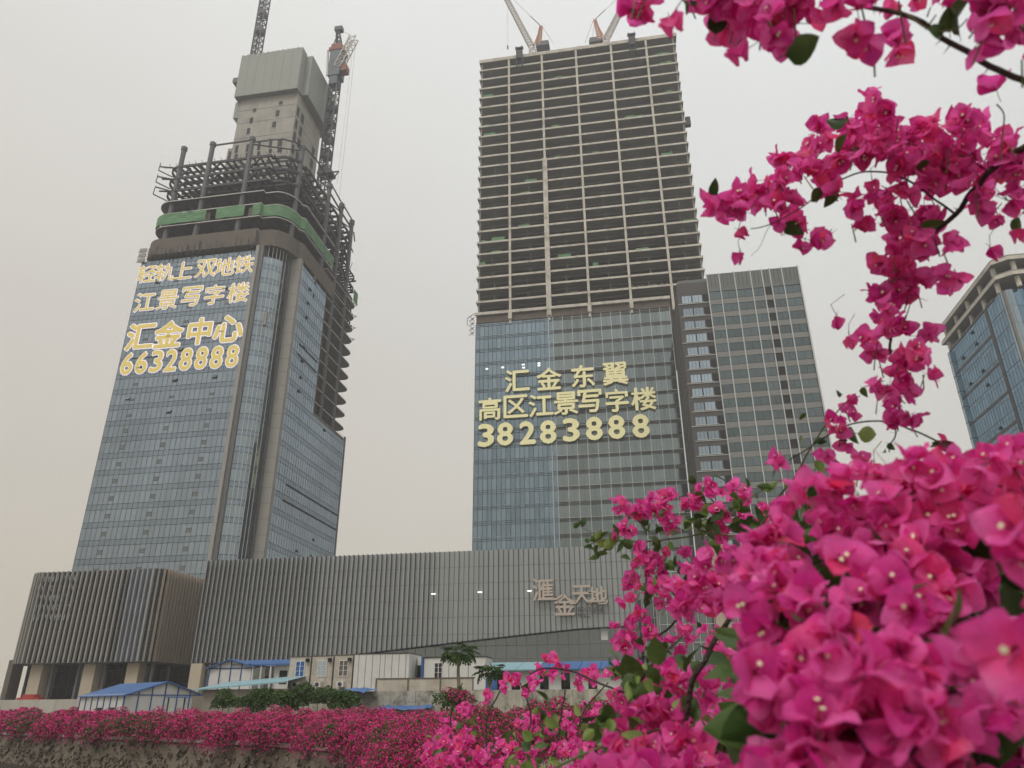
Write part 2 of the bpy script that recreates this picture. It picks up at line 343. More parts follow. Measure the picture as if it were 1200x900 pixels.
# concrete coping, in lengths
cop = []
for i in range(2, 12):
    a, b = Vector(BANK[i]), Vector(BANK[i+1]); L = (b-a).length; n_ = max(1, round(L/4.5))
    for k in range(n_):
        p, q = a.lerp(b, k/n_), a.lerp(b, (k+1)/n_ - .04/L)
        cop.append(MB().beam((p.x, p.y, -1.96), (q.x, q.y, -1.96), .55, .22).build('coping_stone', M_curb, bankface))

# plaza on which the mall stands, and the strip of yard behind the hedge
tag(MB().prism([(-400, 128), (-71, 97.5), (-62, 101), (-50, 98), (-43.2, 71), (-38, 66.5), (-30.5, 61), (-6, 59), (40, 40), (300, 40), (300, 900), (-400, 900)], -2.3, 1.15).build('plaza_ground', M_ground), kind='structure')
pl = tag(MB().build('plinth_wall', M_plinth), 'long pale low stone wall along the plaza edge at the far left below the columns', 'wall')
for k in range(14):
    x = -108 + k*3.0
    def yy(x): return 128 + (x+400)/(330)*(-32)
    MB().beam((x, yy(x)-.6, .35), (x+2.96, yy(x+2.96)-.6, .35), .5, 1.9).build('wall_block', M_plinth, pl)
MB().beam((-400, yy(-400)-.6, .3), (-108, yy(-108)-.6, .3), .5, 1.85).build('far_wall_run', M_plinth, pl)

# ------------------------------------------------------------------ west tower (left)
TW = empty('tower_under_construction', (-112, 185, 1.15), 'glazed left tower under construction, steel frame, green net and concrete core on top', 'tower')
FH = 4.44; Z0 = 42.13
XL, XR, YF = -134.2, -99.0, 160.6
XS = -89.6; YS = 168.7; YB = 212.0
ztop_glass = 118.6
mb = MB(); mb.box(XL+.5, XS-.4, YS+.2, YB-.5, 1.2, 79.0); mb.box(XL+.5, -97.2, YF+.5, YS+.15, 1.2, 118.0); mb.box(XL+.5, XS-.4, YS+.2, 186.4, 79.0, 118.0)
mb.box(-97.1, -94.6, 166.0, YS+.1, 1.2, 118.0)
mb.build('building_body', M_concdk, TW)
NX = 25; PW = (XR-XL)/NX
me_pane = MB().box(-PW/2+.05, PW/2-.05, 0, .08, .06, 3.0).mesh('pane', M_glass1)
rr = random.Random(5)
panes = 0; far = MB(); sp = MB(); vents = MB(); grid = MB()
for k in range(-9, 18):
    zl = Z0 + k*FH                       # bottom of the vision pane
    for i in range(NX):
        x = XL + (i+.5)*PW
        if zl + 3.1 > ztop_glass: continue
        vent = (i in (4, 12, 20)) and (k % 1 == 0)
        if vent:
            q = .9 if k < 6 else .5
            vents.box(x-PW/2+.08, x+PW/2-.08, YF-.02, YF+.05, zl+1.0, zl+1.0+q, 0)
            vents.box(x-PW/2+.02, x+PW/2-.02, YF-.06, YF+.05, zl+.93, zl+.99, 1); vents.box(x-PW/2+.02, x+PW/2-.02, YF-.06, YF+.05, zl+1.0+q, zl+1.06+q, 1)
        if zl > 28 and panes < 300:
            M = T((x, YF, zl)) @ Euler((rr.gauss(0, .004), 0, rr.gauss(0, .006))).to_matrix().to_4x4()
            place('pane', me_pane, M, TW); panes += 1
        else:
            far.obox(T((x, YF+.04, zl+1.53)) @ Euler((rr.gauss(0, .004), 0, rr.gauss(0, .006))).to_matrix().to_4x4(), PW/2-.05, .04, 1.47)
        sp.box(x-PW/2+.05, x+PW/2-.05, YF, YF+.08, zl+3.12, zl+FH-.04)
    if zl + 3.1 <= ztop_glass:
        grid.box(XL, XR, YF-.05, YF+.06, zl-.045, zl+.045); grid.box(XL, XR, YF-.05, YF+.06, zl+3.02, zl+3.10)
for i in range(NX+1):
    x = XL + i*PW; grid.box(x-.04, x+.04, YF-.03, YF+.07, 1.2, 117.9)
far.build('upper_panes', M_glass1, TW, kind='stuff'); sp.build('spandrel_panels', M_spand1, TW, kind='stuff')
vents.build('vent_grilles', [M_louv, M_mull], TW, kind='stuff'); grid.build('mullion_grid', M_mull, TW, kind='stuff')
# open hopper windows
me_hop = MB().obox(Euler((radians(-32), 0, 0)).to_matrix().to_4x4() @ T((0, 0, -.35)), .66, .03, .38).box(-.66, .66, .03, .12, -.75, 0, 1).mesh('hopper_window', [M_glass1, M_black])
for px, py in [(217, 345), (262, 339), (181, 336), (197, 391), (213, 401), (205, 439), (253, 436), (153.5, 462), (199, 476), (163, 425), (205, 303+30), (263.5, 381)]:
    p = onY(px, py, YF-.08)
    kz = math.floor((p.z - Z0)/FH); i = round((p.x - XL)/PW - .5)
    place('hopper_window', me_hop, T((XL+(i+.5)*PW, YF-.1, Z0+kz*FH+2.0)), TW)
# piers and the curved bay at the corner
bx('corner_pier', (-99.0, -98.1, 160.1, 163, 1.2, 118.9), M_pier, TW)
bx('corner_pier', (-98.1, -96.9, 160.5, 163, 1.2, 118.9), M_pierd, TW)
bay_c, bay_rx, bay_ry = (-96.9, 168.2), 5.0, 7.4
bayg = MB(); bays = MB(); bayl = MB(); NB = 7
def bayp(t, e=0): u = t/(pi/2); k = 1.15*sin(pi*u) + e; return (-96.9 + 4.6*u + .77*k, 161.1 + 5.5*u - .64*k)
for k in range(-9, 18):
    zl = Z0 + k*FH
    zt = min(zl+3.08, 115.5)
    if zl > 114: continue
    for j in range(NB):
        a, b = pi/2*j/NB, pi/2*(j+1)/NB; A, B_ = bayp(a), bayp(b)
        bayg.quad((*A, zl), (*B_, zl), (*B_, zt), (*A, zt))
        if zt == zl+3.08: bays.quad((*A, zt), (*B_, zt), (*B_, zl+FH), (*A, zl+FH))
    for z in (zl, zl+3.08):
        if z > 115.6: continue
        P = [bayp(pi/2*j/14, .05) for j in range(15)]
        for j in range(14): bayl.quad((*P[j], z-.06), (*P[j+1], z-.06), (*P[j+1], z+.06), (*P[j], z+.06))
bayw = MB()
for j in range(1, NB):
    A = bayp(pi/2*j/NB, .06); bayw.box(A[0]-.05, A[0]+.05, A[1]-.05, A[1]+.05, 1.2, 119)
bayg.build('curved_bay_panes', M_glass1b, TW, kind='stuff'); bays.build('curved_bay_spandrels', M_spand1, TW, kind='stuff')
bayl.build('curved_bay_transoms', M_mull, TW, kind='stuff'); bayw.build('curved_bay_mullions', M_mullw, TW, kind='stuff')
bx('pale_panel', (-94.55, -94.0, 161.9, 162.7, 94.2, 98.2), M_pier, TW)
bx('dark_slot', (-93.1, -92.2, 167.2, 169.6, 1.2, 118.9), M_pierd, TW)
bx('corner_pier', (-92.2, -89.5, 168.5, 170.0, 1.2, 118.9), M_pier, TW)
jm = MB()
for z in range(3, 118, 4): jm.box(-92.2, -89.49, 168.47, 170.0, z-.04, z+.04)
jm.build('pier_joints', M_pierd, TW, kind='stuff')
# side facade
sg = MB(); ss = MB(); sm = MB(); PWs = 1.42
ny = int((YB-170.0)/PWs)
for k in range(-9, 18):
    zl = Z0 + k*FH
    for i in range(ny):
        y0 = 170.0 + i*PWs; y1 = y0+PWs
        if y1 > 187.2 and zl+FH > 80.5: continue
        if zl+3.1 > 118.6: continue
        tw = rr.gauss(0, .006)
        sg.quad((XS-tw, y0+.04, zl+.05), (XS+tw, y1-.04, zl+.05), (XS+tw, y1-.04, zl+3.03), (XS-tw, y0+.04, zl+3.03))
        ss.quad((XS, y0+.04, zl+3.1), (XS, y1-.04, zl+3.1), (XS, y1-.04, zl+FH-.05), (XS, y0+.04, zl+FH-.05))
    ye = 187.04 if zl+FH > 80.5 else YB
    if zl+3.1 <= 118.6:
        sm.box(XS-.06, XS+.05, 170, ye, zl-.05, zl+.05); sm.box(XS-.06, XS+.05, 170, ye, zl+3.02, zl+3.1)
for i in range(ny+1):
    y = 170.0 + i*PWs; sm.box(XS-.06, XS+.04, y-.04, y+.04, 1.2, 118 if y < 187.2 else 79.4)
sg.build('side_panes', M_glass1, TW, kind='stuff'); ss.build('side_spandrels', M_spand1, TW, kind='stuff'); sm.build('side_mullions', M_mull, TW, kind='stuff')
bx('side_corner_trim', (XS-.3, XS+.08, YB-.6, YB+.3, 1.2, 79.5), M_pierd, TW)
for za, zb, ya, yb in ((93.6, 94.1, 173.5, 186), (90.4, 90.9, 173.5, 186), (53.6, 54.1, 176, 211), (49.2, 49.7, 175, 211)):
    bx('dark_louvre_band', (XS-.05, XS+.1, ya, yb, za, zb), M_black, TW)
me_hop2 = MB().obox(Euler((0, radians(-32), 0)).to_matrix().to_4x4() @ T((0, 0, -.35)), .03, .6, .38).box(-.12, -.03, -.6, .6, -.75, 0, 1).mesh('hopper_window', [M_glass1, M_black])
for px, py in [(364, 338), (362, 354), (360, 371), (357, 406), (355, 422), (353, 441), (351, 457), (349, 644), (377, 651), (366, 650), (368.5, 631), (381, 503)]:
    p = onX(px, py, XS+.1); place('hopper_window', me_hop2, T((XS+.06, p.y, p.z)), TW)
# slab outline of the round-cornered plan
def outline(xr=-90.1, yb=214.0, e=0.0, back_round=True):
    P = []
    P += [(-134.3-e, yb)]
    for j in range(7): a = pi + (pi/2)*j/6; P.append((-129.3 + (5+e)*cos(a), 165 + (5+e)*sin(a)))
    P += [(-99.4, 160-e), (-99.4, 161.3-e)]
    for j in range(9): a = -pi/2 + (pi/2)*j/8; P.append((-96.5 + (5.3+e)*cos(a), 168.4 + (7.1+e)*sin(a)))
    P += [(xr+e, 169.4)]
    if back_round:
        for j in range(7): a = (pi/2)*j/6; P.append((xr-4+(4+e)*cos(a), yb-4+(4+e)*sin(a)))
    else: P += [(xr+e, yb)]
    return P
slabz = [124.6, 129.1, 133.5, 138.0]
for z in slabz:
    MB().prism(outline(yb=191.0, back_round=False), z-.32, z, 0, 1).build('floor_slab', [M_steel, M_edge], TW)
    q = MB()                              # deck ribs and edge beam under the slab
    for x in np.arange(-131, -92, 3.1): q.box(x-.14, x+.14, 162.0, 189.5, z-.85, z-.325)
    for y in (166, 172, 179, 186): q.box(-132, -91.5, y-.15, y+.15, z-1.0, z-.33)
    q.build('deck_beams', M_steel, TW, kind='stuff')
# near-black box standing in for the shade inside the open floors
bx('inner_shade_box', (-127, -99, 172, 205, 119.2, 141.5), M_steel, TW)
# brown crash-deck soffit
q = MB(); q.prism(outline(yb=191.5, back_round=False, e=.5), 119.0, 124.3); q.build('brown_soffit', M_brown, TW)
q = MB(); rr = random.Random(8)
for k in range(46): # ragged boards and bars hanging below
    x = rr.uniform(-133, -99.5); q.box(x-.06, x+.06, 159.4, 159.5, 118.2-rr.random()*.8, 119.5+rr.random()*2.5)
q.build('hanging_boards', M_steel, TW, kind='stuff')
sc = MB()
for k in range(9):
    for j in range(3):
        a = onY(150+0*k, 300, 160); x0 = -136.6+j*.9; z0 = 117.6 + j*.4
    x0 = -135.7 + (k % 3)*.7; z0 = 117.4 + (k//3)*1.7
    sc.beam((x0, 160.2, z0), (x0+1.1, 160.8, z0+1.3), .12); sc.beam((x0+.2, 160.2, z0+1.5), (x0+1.0, 161, z0), .12); sc.box(x0, x0+.75, 160.3, 160.5, z0+.1, z0+1.3); sc.beam((x0-.1, 160.1, z0), (x0+1.3, 160.1, z0+.1), .14)
sc.build('corner_scaffold', M_deck, TW, kind='stuff')
# green net strung between the third and fourth slabs
ol = outline(yb=191.0, back_round=False, e=.12)
def walk(P, step=.8):
    out = []
    for a, b in zip(P[:-1], P[1:]):
        a, b = Vector(a), Vector(b); n = max(1, int((b-a).length/step))
        for k in range(n): out.append(a.lerp(b, k/n))
    out.append(Vector(P[-1])); return out
W = walk(ol[1:]); net = []
def netpiece(W, a, b, zt, zb):
    q = MB(); cols = []
    for i, p in enumerate(W):
        s = []
        for r in range(5):
            t = r/4; w = .28*noise.noise(Vector((i*.35, r*.9, 5)))
            tz = zt - (.25*abs(noise.noise(Vector((i*.4, 0, 1)))) if r == 0 else 0)
            s.append((p.x + w, p.y - .15 + w, tz + (zb-tz)*t))
        cols.append(s)
    for i in range(len(cols)-1):
        for r in range(4): q.quad(cols[i][r], cols[i+1][r], cols[i+1][r+1], cols[i][r+1])
    return q
n_ = len(W); cuts = [(0, .27), (.31, .45), (.485, 1.0)]
for a, b in cuts:
    netpiece(W[int(a*n_):int(b*n_)+1], a, b, 133.15, 129.4).build('safety_net', M_net, TW, smooth=True)
bx('brick_infill', (-117.5, -115.5, 160.6, 160.9, 129.2, 132.6), M_brown, TW); bx('brick_infill', (-103.5, -100, 160.6, 160.9, 129.2, 132.6), M_brown, TW)
# steel columns
colx = [(-129.3, 161.5), (-119.5, 161.2), (-106.5, 161.2), (-92.3, 166.0)]
for i, (x, y) in enumerate(colx):
    q = MB(); q.tube([(x, y, 124.4), (x, y, 158.9 if i < 3 else 157.5)], .72, 10); q.tube([(x, y, 158.2 if i < 3 else 156.8), (x, y, 159.3 if i < 3 else 157.9)], .95, 10)
    q.build('steel_column', M_steelc, TW, smooth=False)
for y in (183.3, 193.8, 203.3):
    q = MB(); q.tube([(-90.6, y, 76), (-90.6, y, 156.2)], .72, 10); q.tube([(-90.6, y, 155.4), (-90.6, y, 156.9)], .98, 10); q.build('steel_column', M_steelc, TW)
for x, y in [(-131, 180), (-131, 196), (-122, 175), (-97, 178), (-96, 210), (-110, 211), (-125, 211)]:
    MB().tube([(x, y, 79 if y > 190 else 119), (x, y, 152)], .6, 8).build('steel_column', M_steelc, TW)
# steel floor beams for each level not yet decked
def ring(z, w=.9, h=.8, P=None, xr=-90.1, yb=206.0):
    q = MB(); P = P or outline(xr=xr, yb=yb, e=-1.0)[1:]
    for a, b in zip(P[:-1], P[1:]): q.beam((*a, z), (*b, z), w*.5, h)
    return q
for z in (142.5, 147.0, 151.4):
    q = ring(z)
    for x in np.arange(-131.5, -91, 2.2):
        q.beam((x, 161.2 if x < -98 else 164.5, z), (x + (2.2 if x < -112 else -1.5), 180, z), .4, .75)
    for y in np.arange(168, 206, 3.1): q.beam((-91.2, y, z), (-101, y+1.2, z), .4, .75); q.beam((-91.2, y, z), (-99, y-2.5, z-.1), .3, .4)
    for y in (164, 168, 172.5, 177): q.beam((-132, y, z), (-93, y, z), .35, .6)
    if z < 148: q.prism([(-122, 166), (-96, 167), (-95, 188), (-122, 188)] if z > 143 else [(-126, 163.5), (-95, 166), (-93.5, 195), (-126, 195)], z+.4, z+.52)
    for y in np.arange(170, 206, 6): q.beam((-133.3, y, z), (-126, y+2, z), .3, .4)
    q.beam((-131.3, 161, z), (-133.8, 160.4, z), .3, .4)
    q.beam((-129.3, 161.5, z-.2), (-134.6, 159.4, z+1.0 - (z-142)*.15), .28, .35); q.beam((-134.6, 159.4, z+1), (-135.3, 160, z-1.2), .22, .25); q.beam((-135.3, 160, z-1.2), (-131, 161.2, z-3.4), .22, .3)
    if z > 150:
        for x in np.arange(-132, -92, 2.1): q.beam((x, 161.2, z+.2), (x-.5, 160.6, z+1.3), .1)
    q.build('steel_floor_frame', M_steel, TW, kind='stuff')
q = MB()   # knee braces
for (x, y), (x2, y2) in zip(colx[:-1], colx[1:]):
    for z in (150.9, 146.5):
        q.beam((x, y, z-3.6), (x+3.6, y, z), .4); 
        if z > 150: q.beam((x2, y2, z-3.6), (x2-3.6, y2-(1.2 if x2 > -95 else 0), z), .4)
    q.beam((x, y+8, 147), (x+5, y+8, 151), .3); q.beam((x+9, y+9, 147), (x+5, y+9, 151), .3)
for y, y2 in ((183.3, 193.8), (193.8, 203.3)):
    for z in (151, 146.5, 142): q.beam((-90.6, y, z-3.8), (-90.6, y+4, z), .4); q.beam((-90.6, y2, z-3.8), (-90.6, y2-4, z), .4)
q.build('knee_braces', M_steel, TW, kind='stuff')
q = MB(); q.beam((-120, 161.2, 158.3), (-106.5, 161.2, 158.5), .35, .4)
P = [(-106.5, 161.2), (-101, 160.9), (-97, 161.2), (-94, 162.7), (-91.6, 166), (-90.5, 171), (-90.2, 177), (-90.4, 183.3), (-90.6, 193.8), (-90.6, 203.3)]
for i, (a, b) in enumerate(zip(P[:-1], P[1:])): q.beam((*a, 157.6), (*b, 157.2), .3, .4); 
for a, b in zip(P[-3:-1], P[-2:]): q.beam((*a, 153.8), (*b, 153.8), .4, .5); q.beam((*a, 150), (*b, 153.6), .3)
q.beam((-106.5, 161.2, 156.9), (-92.3, 166, 156.3), .3, .35)
q.build('top_ring_beam', M_steel, TW)
# rear right bay: a deep thicket of frame members, then bare slabs with rounded ends
q = MB(); rr = random.Random(2)
for z in np.arange(119.5, 140, 4.44):
    for a, b in zip(outline(yb=212, e=-.2)[17:-1], outline(yb=212, e=-.2)[18:]): q.beam((*a, z), (*b, z), .35, .5)
    for y in np.arange(189, 212, 1.6):
        q.beam((-90.6, y, z), (-100, y+rr.uniform(-1, 1), z+.05), .3, .5)
    for x in (-93, -96, -99): q.beam((x, 188, z), (x, 211, z), .3, .5)
for k in range(330):
    y = rr.uniform(184, 211); z = rr.uniform(119, 153); x = rr.uniform(-99, -91.0)
    q.beam((x, y, z), (x+rr.uniform(-2, 1), y+rr.uniform(-4, 4), z+rr.uniform(-3.5, 3.5)), rr.uniform(.15, .42))
q.build('rear_frame_members', M_steel, TW, kind='stuff')
bx('rear_inner_core', (-104, -97.5, 190, 209, 79.2, 140), M_concdk, TW)
bz = [82.6, 87.2, 91.7, 96.2, 100.6, 105.1, 109.5, 114.0, 118.4, 122.9, 127.4]
for i, z in enumerate(bz):
    P = [(-134, 187.3), (-90.2, 187.3)]
    for j in range(7): a = (pi/2)*j/6; P.append((-92.6+2.4*cos(a), 210.6+2.4*sin(a)*1.2))
    P += [(-134, 213.5)]
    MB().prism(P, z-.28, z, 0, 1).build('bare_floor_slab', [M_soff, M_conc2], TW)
    if i in (7, 8, 9, 10):
        q = MB(); q.tube([(-91.6, 212.6, z-.2), (-90.2, 213.4, z+1.4)], .12, 5); q.beam((-91.0, 212, z+1.2), (-90.0, 213.6, z+1.3), .15); q.build('edge_guard_post', M_steelc, TW)
bx('green_net_scrap', (-90.0, -89.9, 209.0, 212.6, 128, 132.5), M_net, TW)
for y in (187.6,): bx('concrete_column', (-91.4, -90.2, y, y+1.2, 79.2, 119), M_conc, TW)
bx('soffit_post', (-90.3, -89.6, 178.5, 179.3, 110, 119.2), M_conc, TW)
# concrete core and climbing formwork
cx0, cx1, cy0, cy1 = -125.9, -104.6, 180.0, 199.3
ob = MB()
holes = [(-111.3 + .1, 187.5, 1.3, 2.6), (-111.8, 182.6, 1.3, 2.6), (-120.6, 185.8, 1.2, 2.6), (-121.0, 181.2, 1.2, 2.6), (-110.6, 192, 1.4, 1.6), (-120, 190.3, 1.2, 1.6)]
for r, z in enumerate((173.8, 170.6, 166.2, 163.0)):
    for x in (-124.2, -120.2, -116.1, -112.0, -108.6): holes.append((x + (.3 if r % 2 else 0), z + (.4 if x > -113 else 0), 1.1 if x < -109 else 1.6, 3.4 if r == 0 else 2.0))
CORE = MB(); CORE.box(cx0, cx1, cy0, cy1, 140, 196.2); CORE.box(-128.9, -125.95, 182, 196, 140, 176.5)
CORE.build('concrete_core', M_core, TW)
me_hole = MB().box(-.5, .5, -.05, .02, -.5, .5, 1).box(-.58, -.5, -.12, .02, -.5, .5, 0).box(-.5, .5, -.12, .02, -.58, -.5, 0).mesh('core_opening', [M_core, M_black])
for x, z, w, h in holes: place('core_opening', me_hole, T((x, cy0-.01, z)) @ Matrix.Diagonal((w, 1, h, 1)), TW)
place('core_opening', me_hole, T((-127.4, 181.99, 173.2)) @ Matrix.Diagonal((1.7, 1, 3.8, 1)), TW); place('core_opening', me_hole, T((-127.6, 181.99, 166.8)) @ Matrix.Diagonal((1.3, 1, 3.4, 1)), TW)
Rz90 = Matrix.Rotation(pi/2, 4, 'Z')
for y, w in ((181.5, 1.8), (185.0, 2.2), (195.5, 2.4)):
    for z in (188.5, 183.0, 177.6, 172.2, 166.8, 161.5, 156.5):
        if y == 195.5 and z > 186: continue
        if y == 185.0 and z < 170: continue
        place('core_opening', me_hole, T((cx1+.01, y, z)) @ Rz90 @ Matrix.Diagonal((w, 1, 3.9, 1)), TW)
q = MB()
for z in (178.2, 185.0, 190.6): q.box(cx0-.05, cx1+.05, cy0-.05, cy1, z, z+.12)
q.build('pour_joints', M_concdk, TW, kind='stuff')
fx0, fx1 = -127.4, -104.2
me_fp = MB().box(0, 1, 0, .12, 0, 1).mesh('formwork_panel', M_form)
nf = 7; w = (fx1-fx0)/nf
for i in range(nf): place('formwork_panel', me_fp, T((fx0+i*w+.03, 178.0, 195.8)) @ Matrix.Diagonal((w-.06, 1, 19.1, 1)), TW)
bx('formwork_panel', (-104.2, -104.1, 178.1, 181.6, 195.8, 215.0), M_form, TW)
bx('formwork_panel', (-104.1, -101.9, 181.6, 181.8, 195.9, 214.2), M_form, TW)
ys = np.linspace(181.8, 202.5, 7)
for a, b in zip(ys[:-1], ys[1:]): bx('formwork_panel', (-102.0, -101.85, a+.03, b-.03, 195.8, 214.2), M_form, TW)
bx('formwork_panel', (fx0-.1, fx0, 178.1, 202.5, 195.8, 215), M_form, TW); bx('formwork_panel', (fx0, -101.9, 202.5, 202.6, 195.8, 214.2), M_form, TW)
q = MB(); q.box(fx0+.1, -104.3, 178.2, 202.4, 195.9, 196.3); q.box(-104.3, -102.1, 181.9, 202.4, 195.95, 196.25); q.box(fx0+.2, -102.2, 182, 202, 214.0, 214.1)
q.build('formwork_platform', M_concdk, TW)
q = MB(); q.box(-128.2, -126.2, 180.5, 199, 188.5, 195.7); q.build('hanging_scaffold', M_form, TW)
q = MB()
for x in np.arange(fx0+.6, fx1, 1.9): q.box(x-.5, x+.4, 177.93, 178.0, 213.5+rr.random(), 215.2)
q.build('patched_sheets', M_core, TW, kind='stuff')

# ------------------------------------------------------------------ cranes
def lattice(q, a, b, w, n, t=.18, m=0, taper=1.0, w2=None):
    a, b = Vector(a), Vector(b); d = (b-a).normalized(); u = d.cross(Vector((0, 1, 0))); u = u.normalized() if u.length > .1 else Vector((1, 0, 0)); v = d.cross(u).normalized()
    w2 = w2 or w*taper
    def c(k, s1, s2):
        tt = k/n; ww = w + (w2-w)*tt; return a.lerp(b, tt) + u*s1*ww/2 + v*s2*ww/2
    S = [(-1, -1), (1, -1), (1, 1), (-1, 1)]
    for s in S: q.beam(c(0, *s), c(n, *s), t*1.3, m=m)
    for k in range(n):
        for i in range(4):
            s, r = S[i], S[(i+1) % 4]
            q.beam(c(k, *s), c(k+1, *r) if (k+i) % 2 else c(k+1, *r), t*.8, m=m); q.beam(c(k, *s), c(k, *r), t*.8, m=m)
    return q
CR1 = empty('tower_crane', (-98, 193, 150), 'dark luffing tower crane with blue cab climbing the right side of the left tower core', 'crane')
lattice(MB(), (-98, 193, 140), (-98, 193, 214), 3.0, 24, .3).build('mast', M_crdk, CR1)
for z in np.arange(170, 200, 7): MB().box(-99.3, -96.7, 191.7, 194.3, z, z+3.2).build('climbing_collar', M_crdk, CR1)
q = MB(); q.beam((-96.4, 193, 170.5), (-92.6, 193, 170.5), .4); q.beam((-92.6, 193, 170.5), (-96.4, 193, 165), .3); q.box(-99.8, -94.5, 191, 195, 169, 170.1); q.build('support_bracket', M_crdk, CR1)
MB().box(-100.3, -95.7, 190.8, 195.2, 214, 226.5).box(-99.5, -96.5, 191, 195, 210, 214).build('machinery_cab', M_crblue, CR1)
MB().box(-95.6, -93.3, 191, 194, 216, 218.8).build('operator_cabin', M_crred, CR1)
MB().box(-100.9, -95.2, 190.6, 195.6, 226.6, 228.0).box(-100.3, -96.2, 191, 195, 228.05, 230.0).build('counterweight', M_crred, CR1)
q = MB(); q.beam((-101.3, 191, 227), (-100.3, 191, 214), .5); q.beam((-101.6, 191, 227), (-100.6, 191, 214), .3); q.build('ladder_platform', M_crw, CR1)
lattice(MB(), (-97.6, 193, 228), (-99.3, 193, 239), 2.2, 5, .25, w2=1.0).beam((-98.8, 193, 239), (-101.2, 193, 229), .3).box(-100.4, -97.4, 192, 194, 238.5, 240.4).build('a_frame', M_crdk, CR1)
lattice(MB(), onY(396.5, 80, 192), onY(415, 44, 192), 2.5, 6, .24).build('boom', M_crw, CR1)
q = MB(); q.tube([(-98.5, 192.5, 239), onY(414, 43, 192)], .07, 4); q.tube([onY(417.5, 45, 192), onY(417.5, 45, 192) - Vector((0, 0, 75))], .05, 4); q.tube([onY(414, 50, 192), onY(414, 50, 192) - Vector((.2, 0, 66))], .04, 4); q.build('hoist_cable', M_steelc, CR1)
CR2 = empty('tower_crane', (-127, 190, 214), 'dark lattice crane boom rising out of the top of the left tower formwork', 'crane')
p0, p1 = onY(300.5, 61, 190), onY(314.5, -22, 190)
lattice(MB(), p0 - (p1-p0)*.06, p1, 2.7, 14, .3).build('boom', M_crdk, CR2)
q = MB(); d = (p1-p0)
for t in (.28, .52, .83): c = p0 + d*t; q.beam(c-d*.022, c+d*.022, 2.9, 2.9)
q.build('boom_collar', M_crdk, CR2)
MB().box(-133, -123.5, 187.5, 193, 214.2, 216.0).box(-136.5, -133.6, 188, 191, 214.2, 216.3).build('slewing_base', M_steelc, CR2)
def luffer(label, base, tip, mast_top, back):
    c = empty('tower_crane', base, label, 'crane', 'pale luffing cranes on the east tower roof')
    b = Vector(base)
    lattice(MB(), b + Vector((0, 0, -8)), b + Vector((0, 0, .5)), 2.2, 4, .25).build('mast', M_crw, c)
    lattice(MB(), b + Vector((-.3, 0, 1)), tip, 1.9, 22, .2, w2=1.4).build('boom', M_crw, c)
    lattice(MB(), b + Vector((back*2.2, 0, 1)), mast_top, 1.6, 8, .2, w2=.9).beam(b + Vector((back*.4, 0, 1)), mast_top, .35).build('a_frame', M_cror, c)
    MB().box(*(sorted((b.x+back*1.5, b.x+back*6.5))), b.y-1.6, b.y+1.6, b.z-.6, b.z+.5).box(*(sorted((b.x+back*3.5, b.x+back*6.3))), b.y-1.5, b.y+1.5, b.z+.55, b.z+1.7).build('counterweight', M_steelc, c)
    q = MB(); mt, tp = Vector(mast_top), Vector(tip); q.tube([mt, mt.lerp(tp, .25)], .16, 5); q.tube([mt, tp], .07, 4); q.tube([mt + Vector((back*.5, 0, 0)), b + Vector((back*8, 0, 1))], .07, 4); q.build('pendant_line', M_steelc, c)
    return c
CRa = luffer('pale luffing crane with its boom raised to the left on the east tower roof', onY(624, 57, 205), onY(586, -16, 205), onY(634, 31, 205), 1)
q = MB(); q.tube([onY(595, 0, 205), onY(595, 52, 205)], .05, 4); q.box(*[v for s in ((0, -.25, .25), (1, -.25, .25)) for v in (onY(595, 53, 205)[s[0]]+s[1], onY(595, 53, 205)[s[0]]+s[2])], onY(595, 55, 205).z-1, onY(595, 55, 205).z+.6); q.build('hoist_cable', M_steelc, CRa)
CRb = luffer('pale luffing crane with its boom raised to the right on the east tower roof', onY(711, 49, 205), onY(745, -22, 205), onY(697, 23, 205), -1)
q = MB(); q.tube([onY(697, 25, 205), onY(693.5, 48, 205)], .05, 4); q.build('hoist_cable', M_steelc, CRb)

# ------------------------------------------------------------------ east tower (centre)
TE = empty('tower_under_construction', (-9, 215, 1.15), 'bare concrete office tower in the centre, its lower half already glazed, open floors above', 'tower')
YT = 190.0; EX0, EX1 = -42.6, 24.9; GX1 = 13.87; FE = 4.236
ztop = 209.3
cols = [-32.2, -20.6, -8.75, 3.3, 15.1]
for i in range(24):
    z = ztop - i*FE
    if i == 0:
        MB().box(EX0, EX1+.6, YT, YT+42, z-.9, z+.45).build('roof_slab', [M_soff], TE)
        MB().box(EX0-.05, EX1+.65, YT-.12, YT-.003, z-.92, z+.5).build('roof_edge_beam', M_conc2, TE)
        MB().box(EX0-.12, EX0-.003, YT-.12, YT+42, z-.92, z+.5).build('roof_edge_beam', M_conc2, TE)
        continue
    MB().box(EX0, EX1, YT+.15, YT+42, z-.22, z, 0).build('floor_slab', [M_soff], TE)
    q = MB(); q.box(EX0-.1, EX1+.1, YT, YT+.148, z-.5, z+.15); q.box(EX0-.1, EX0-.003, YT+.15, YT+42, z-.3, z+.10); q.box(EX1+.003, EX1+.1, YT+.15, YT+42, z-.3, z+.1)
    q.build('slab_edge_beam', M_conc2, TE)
q = MB()
for i in range(1, 24):
    z = ztop - i*FE
    for y in (YT+3.2, YT+10.5, YT+17): q.box(EX0+1, EX1-1, y, y+.5, z-.95, z-.225)
    for x in cols: q.box(x-.3, x+.3, YT+.7, YT+20, z-.9, z-.23)
q.build('downstand_beams', M_soff, TE, kind='stuff')
for x in cols:
    MB().box(x-.35, x+.35, YT-.12, YT+.75, 103.5, ztop-.6).build('concrete_column', M_conc2, TE)
    MB().box(x-.5, x+.5, YT+10.2, YT+11.2, 103.5, ztop-.6).build('inner_column', M_conc, TE)
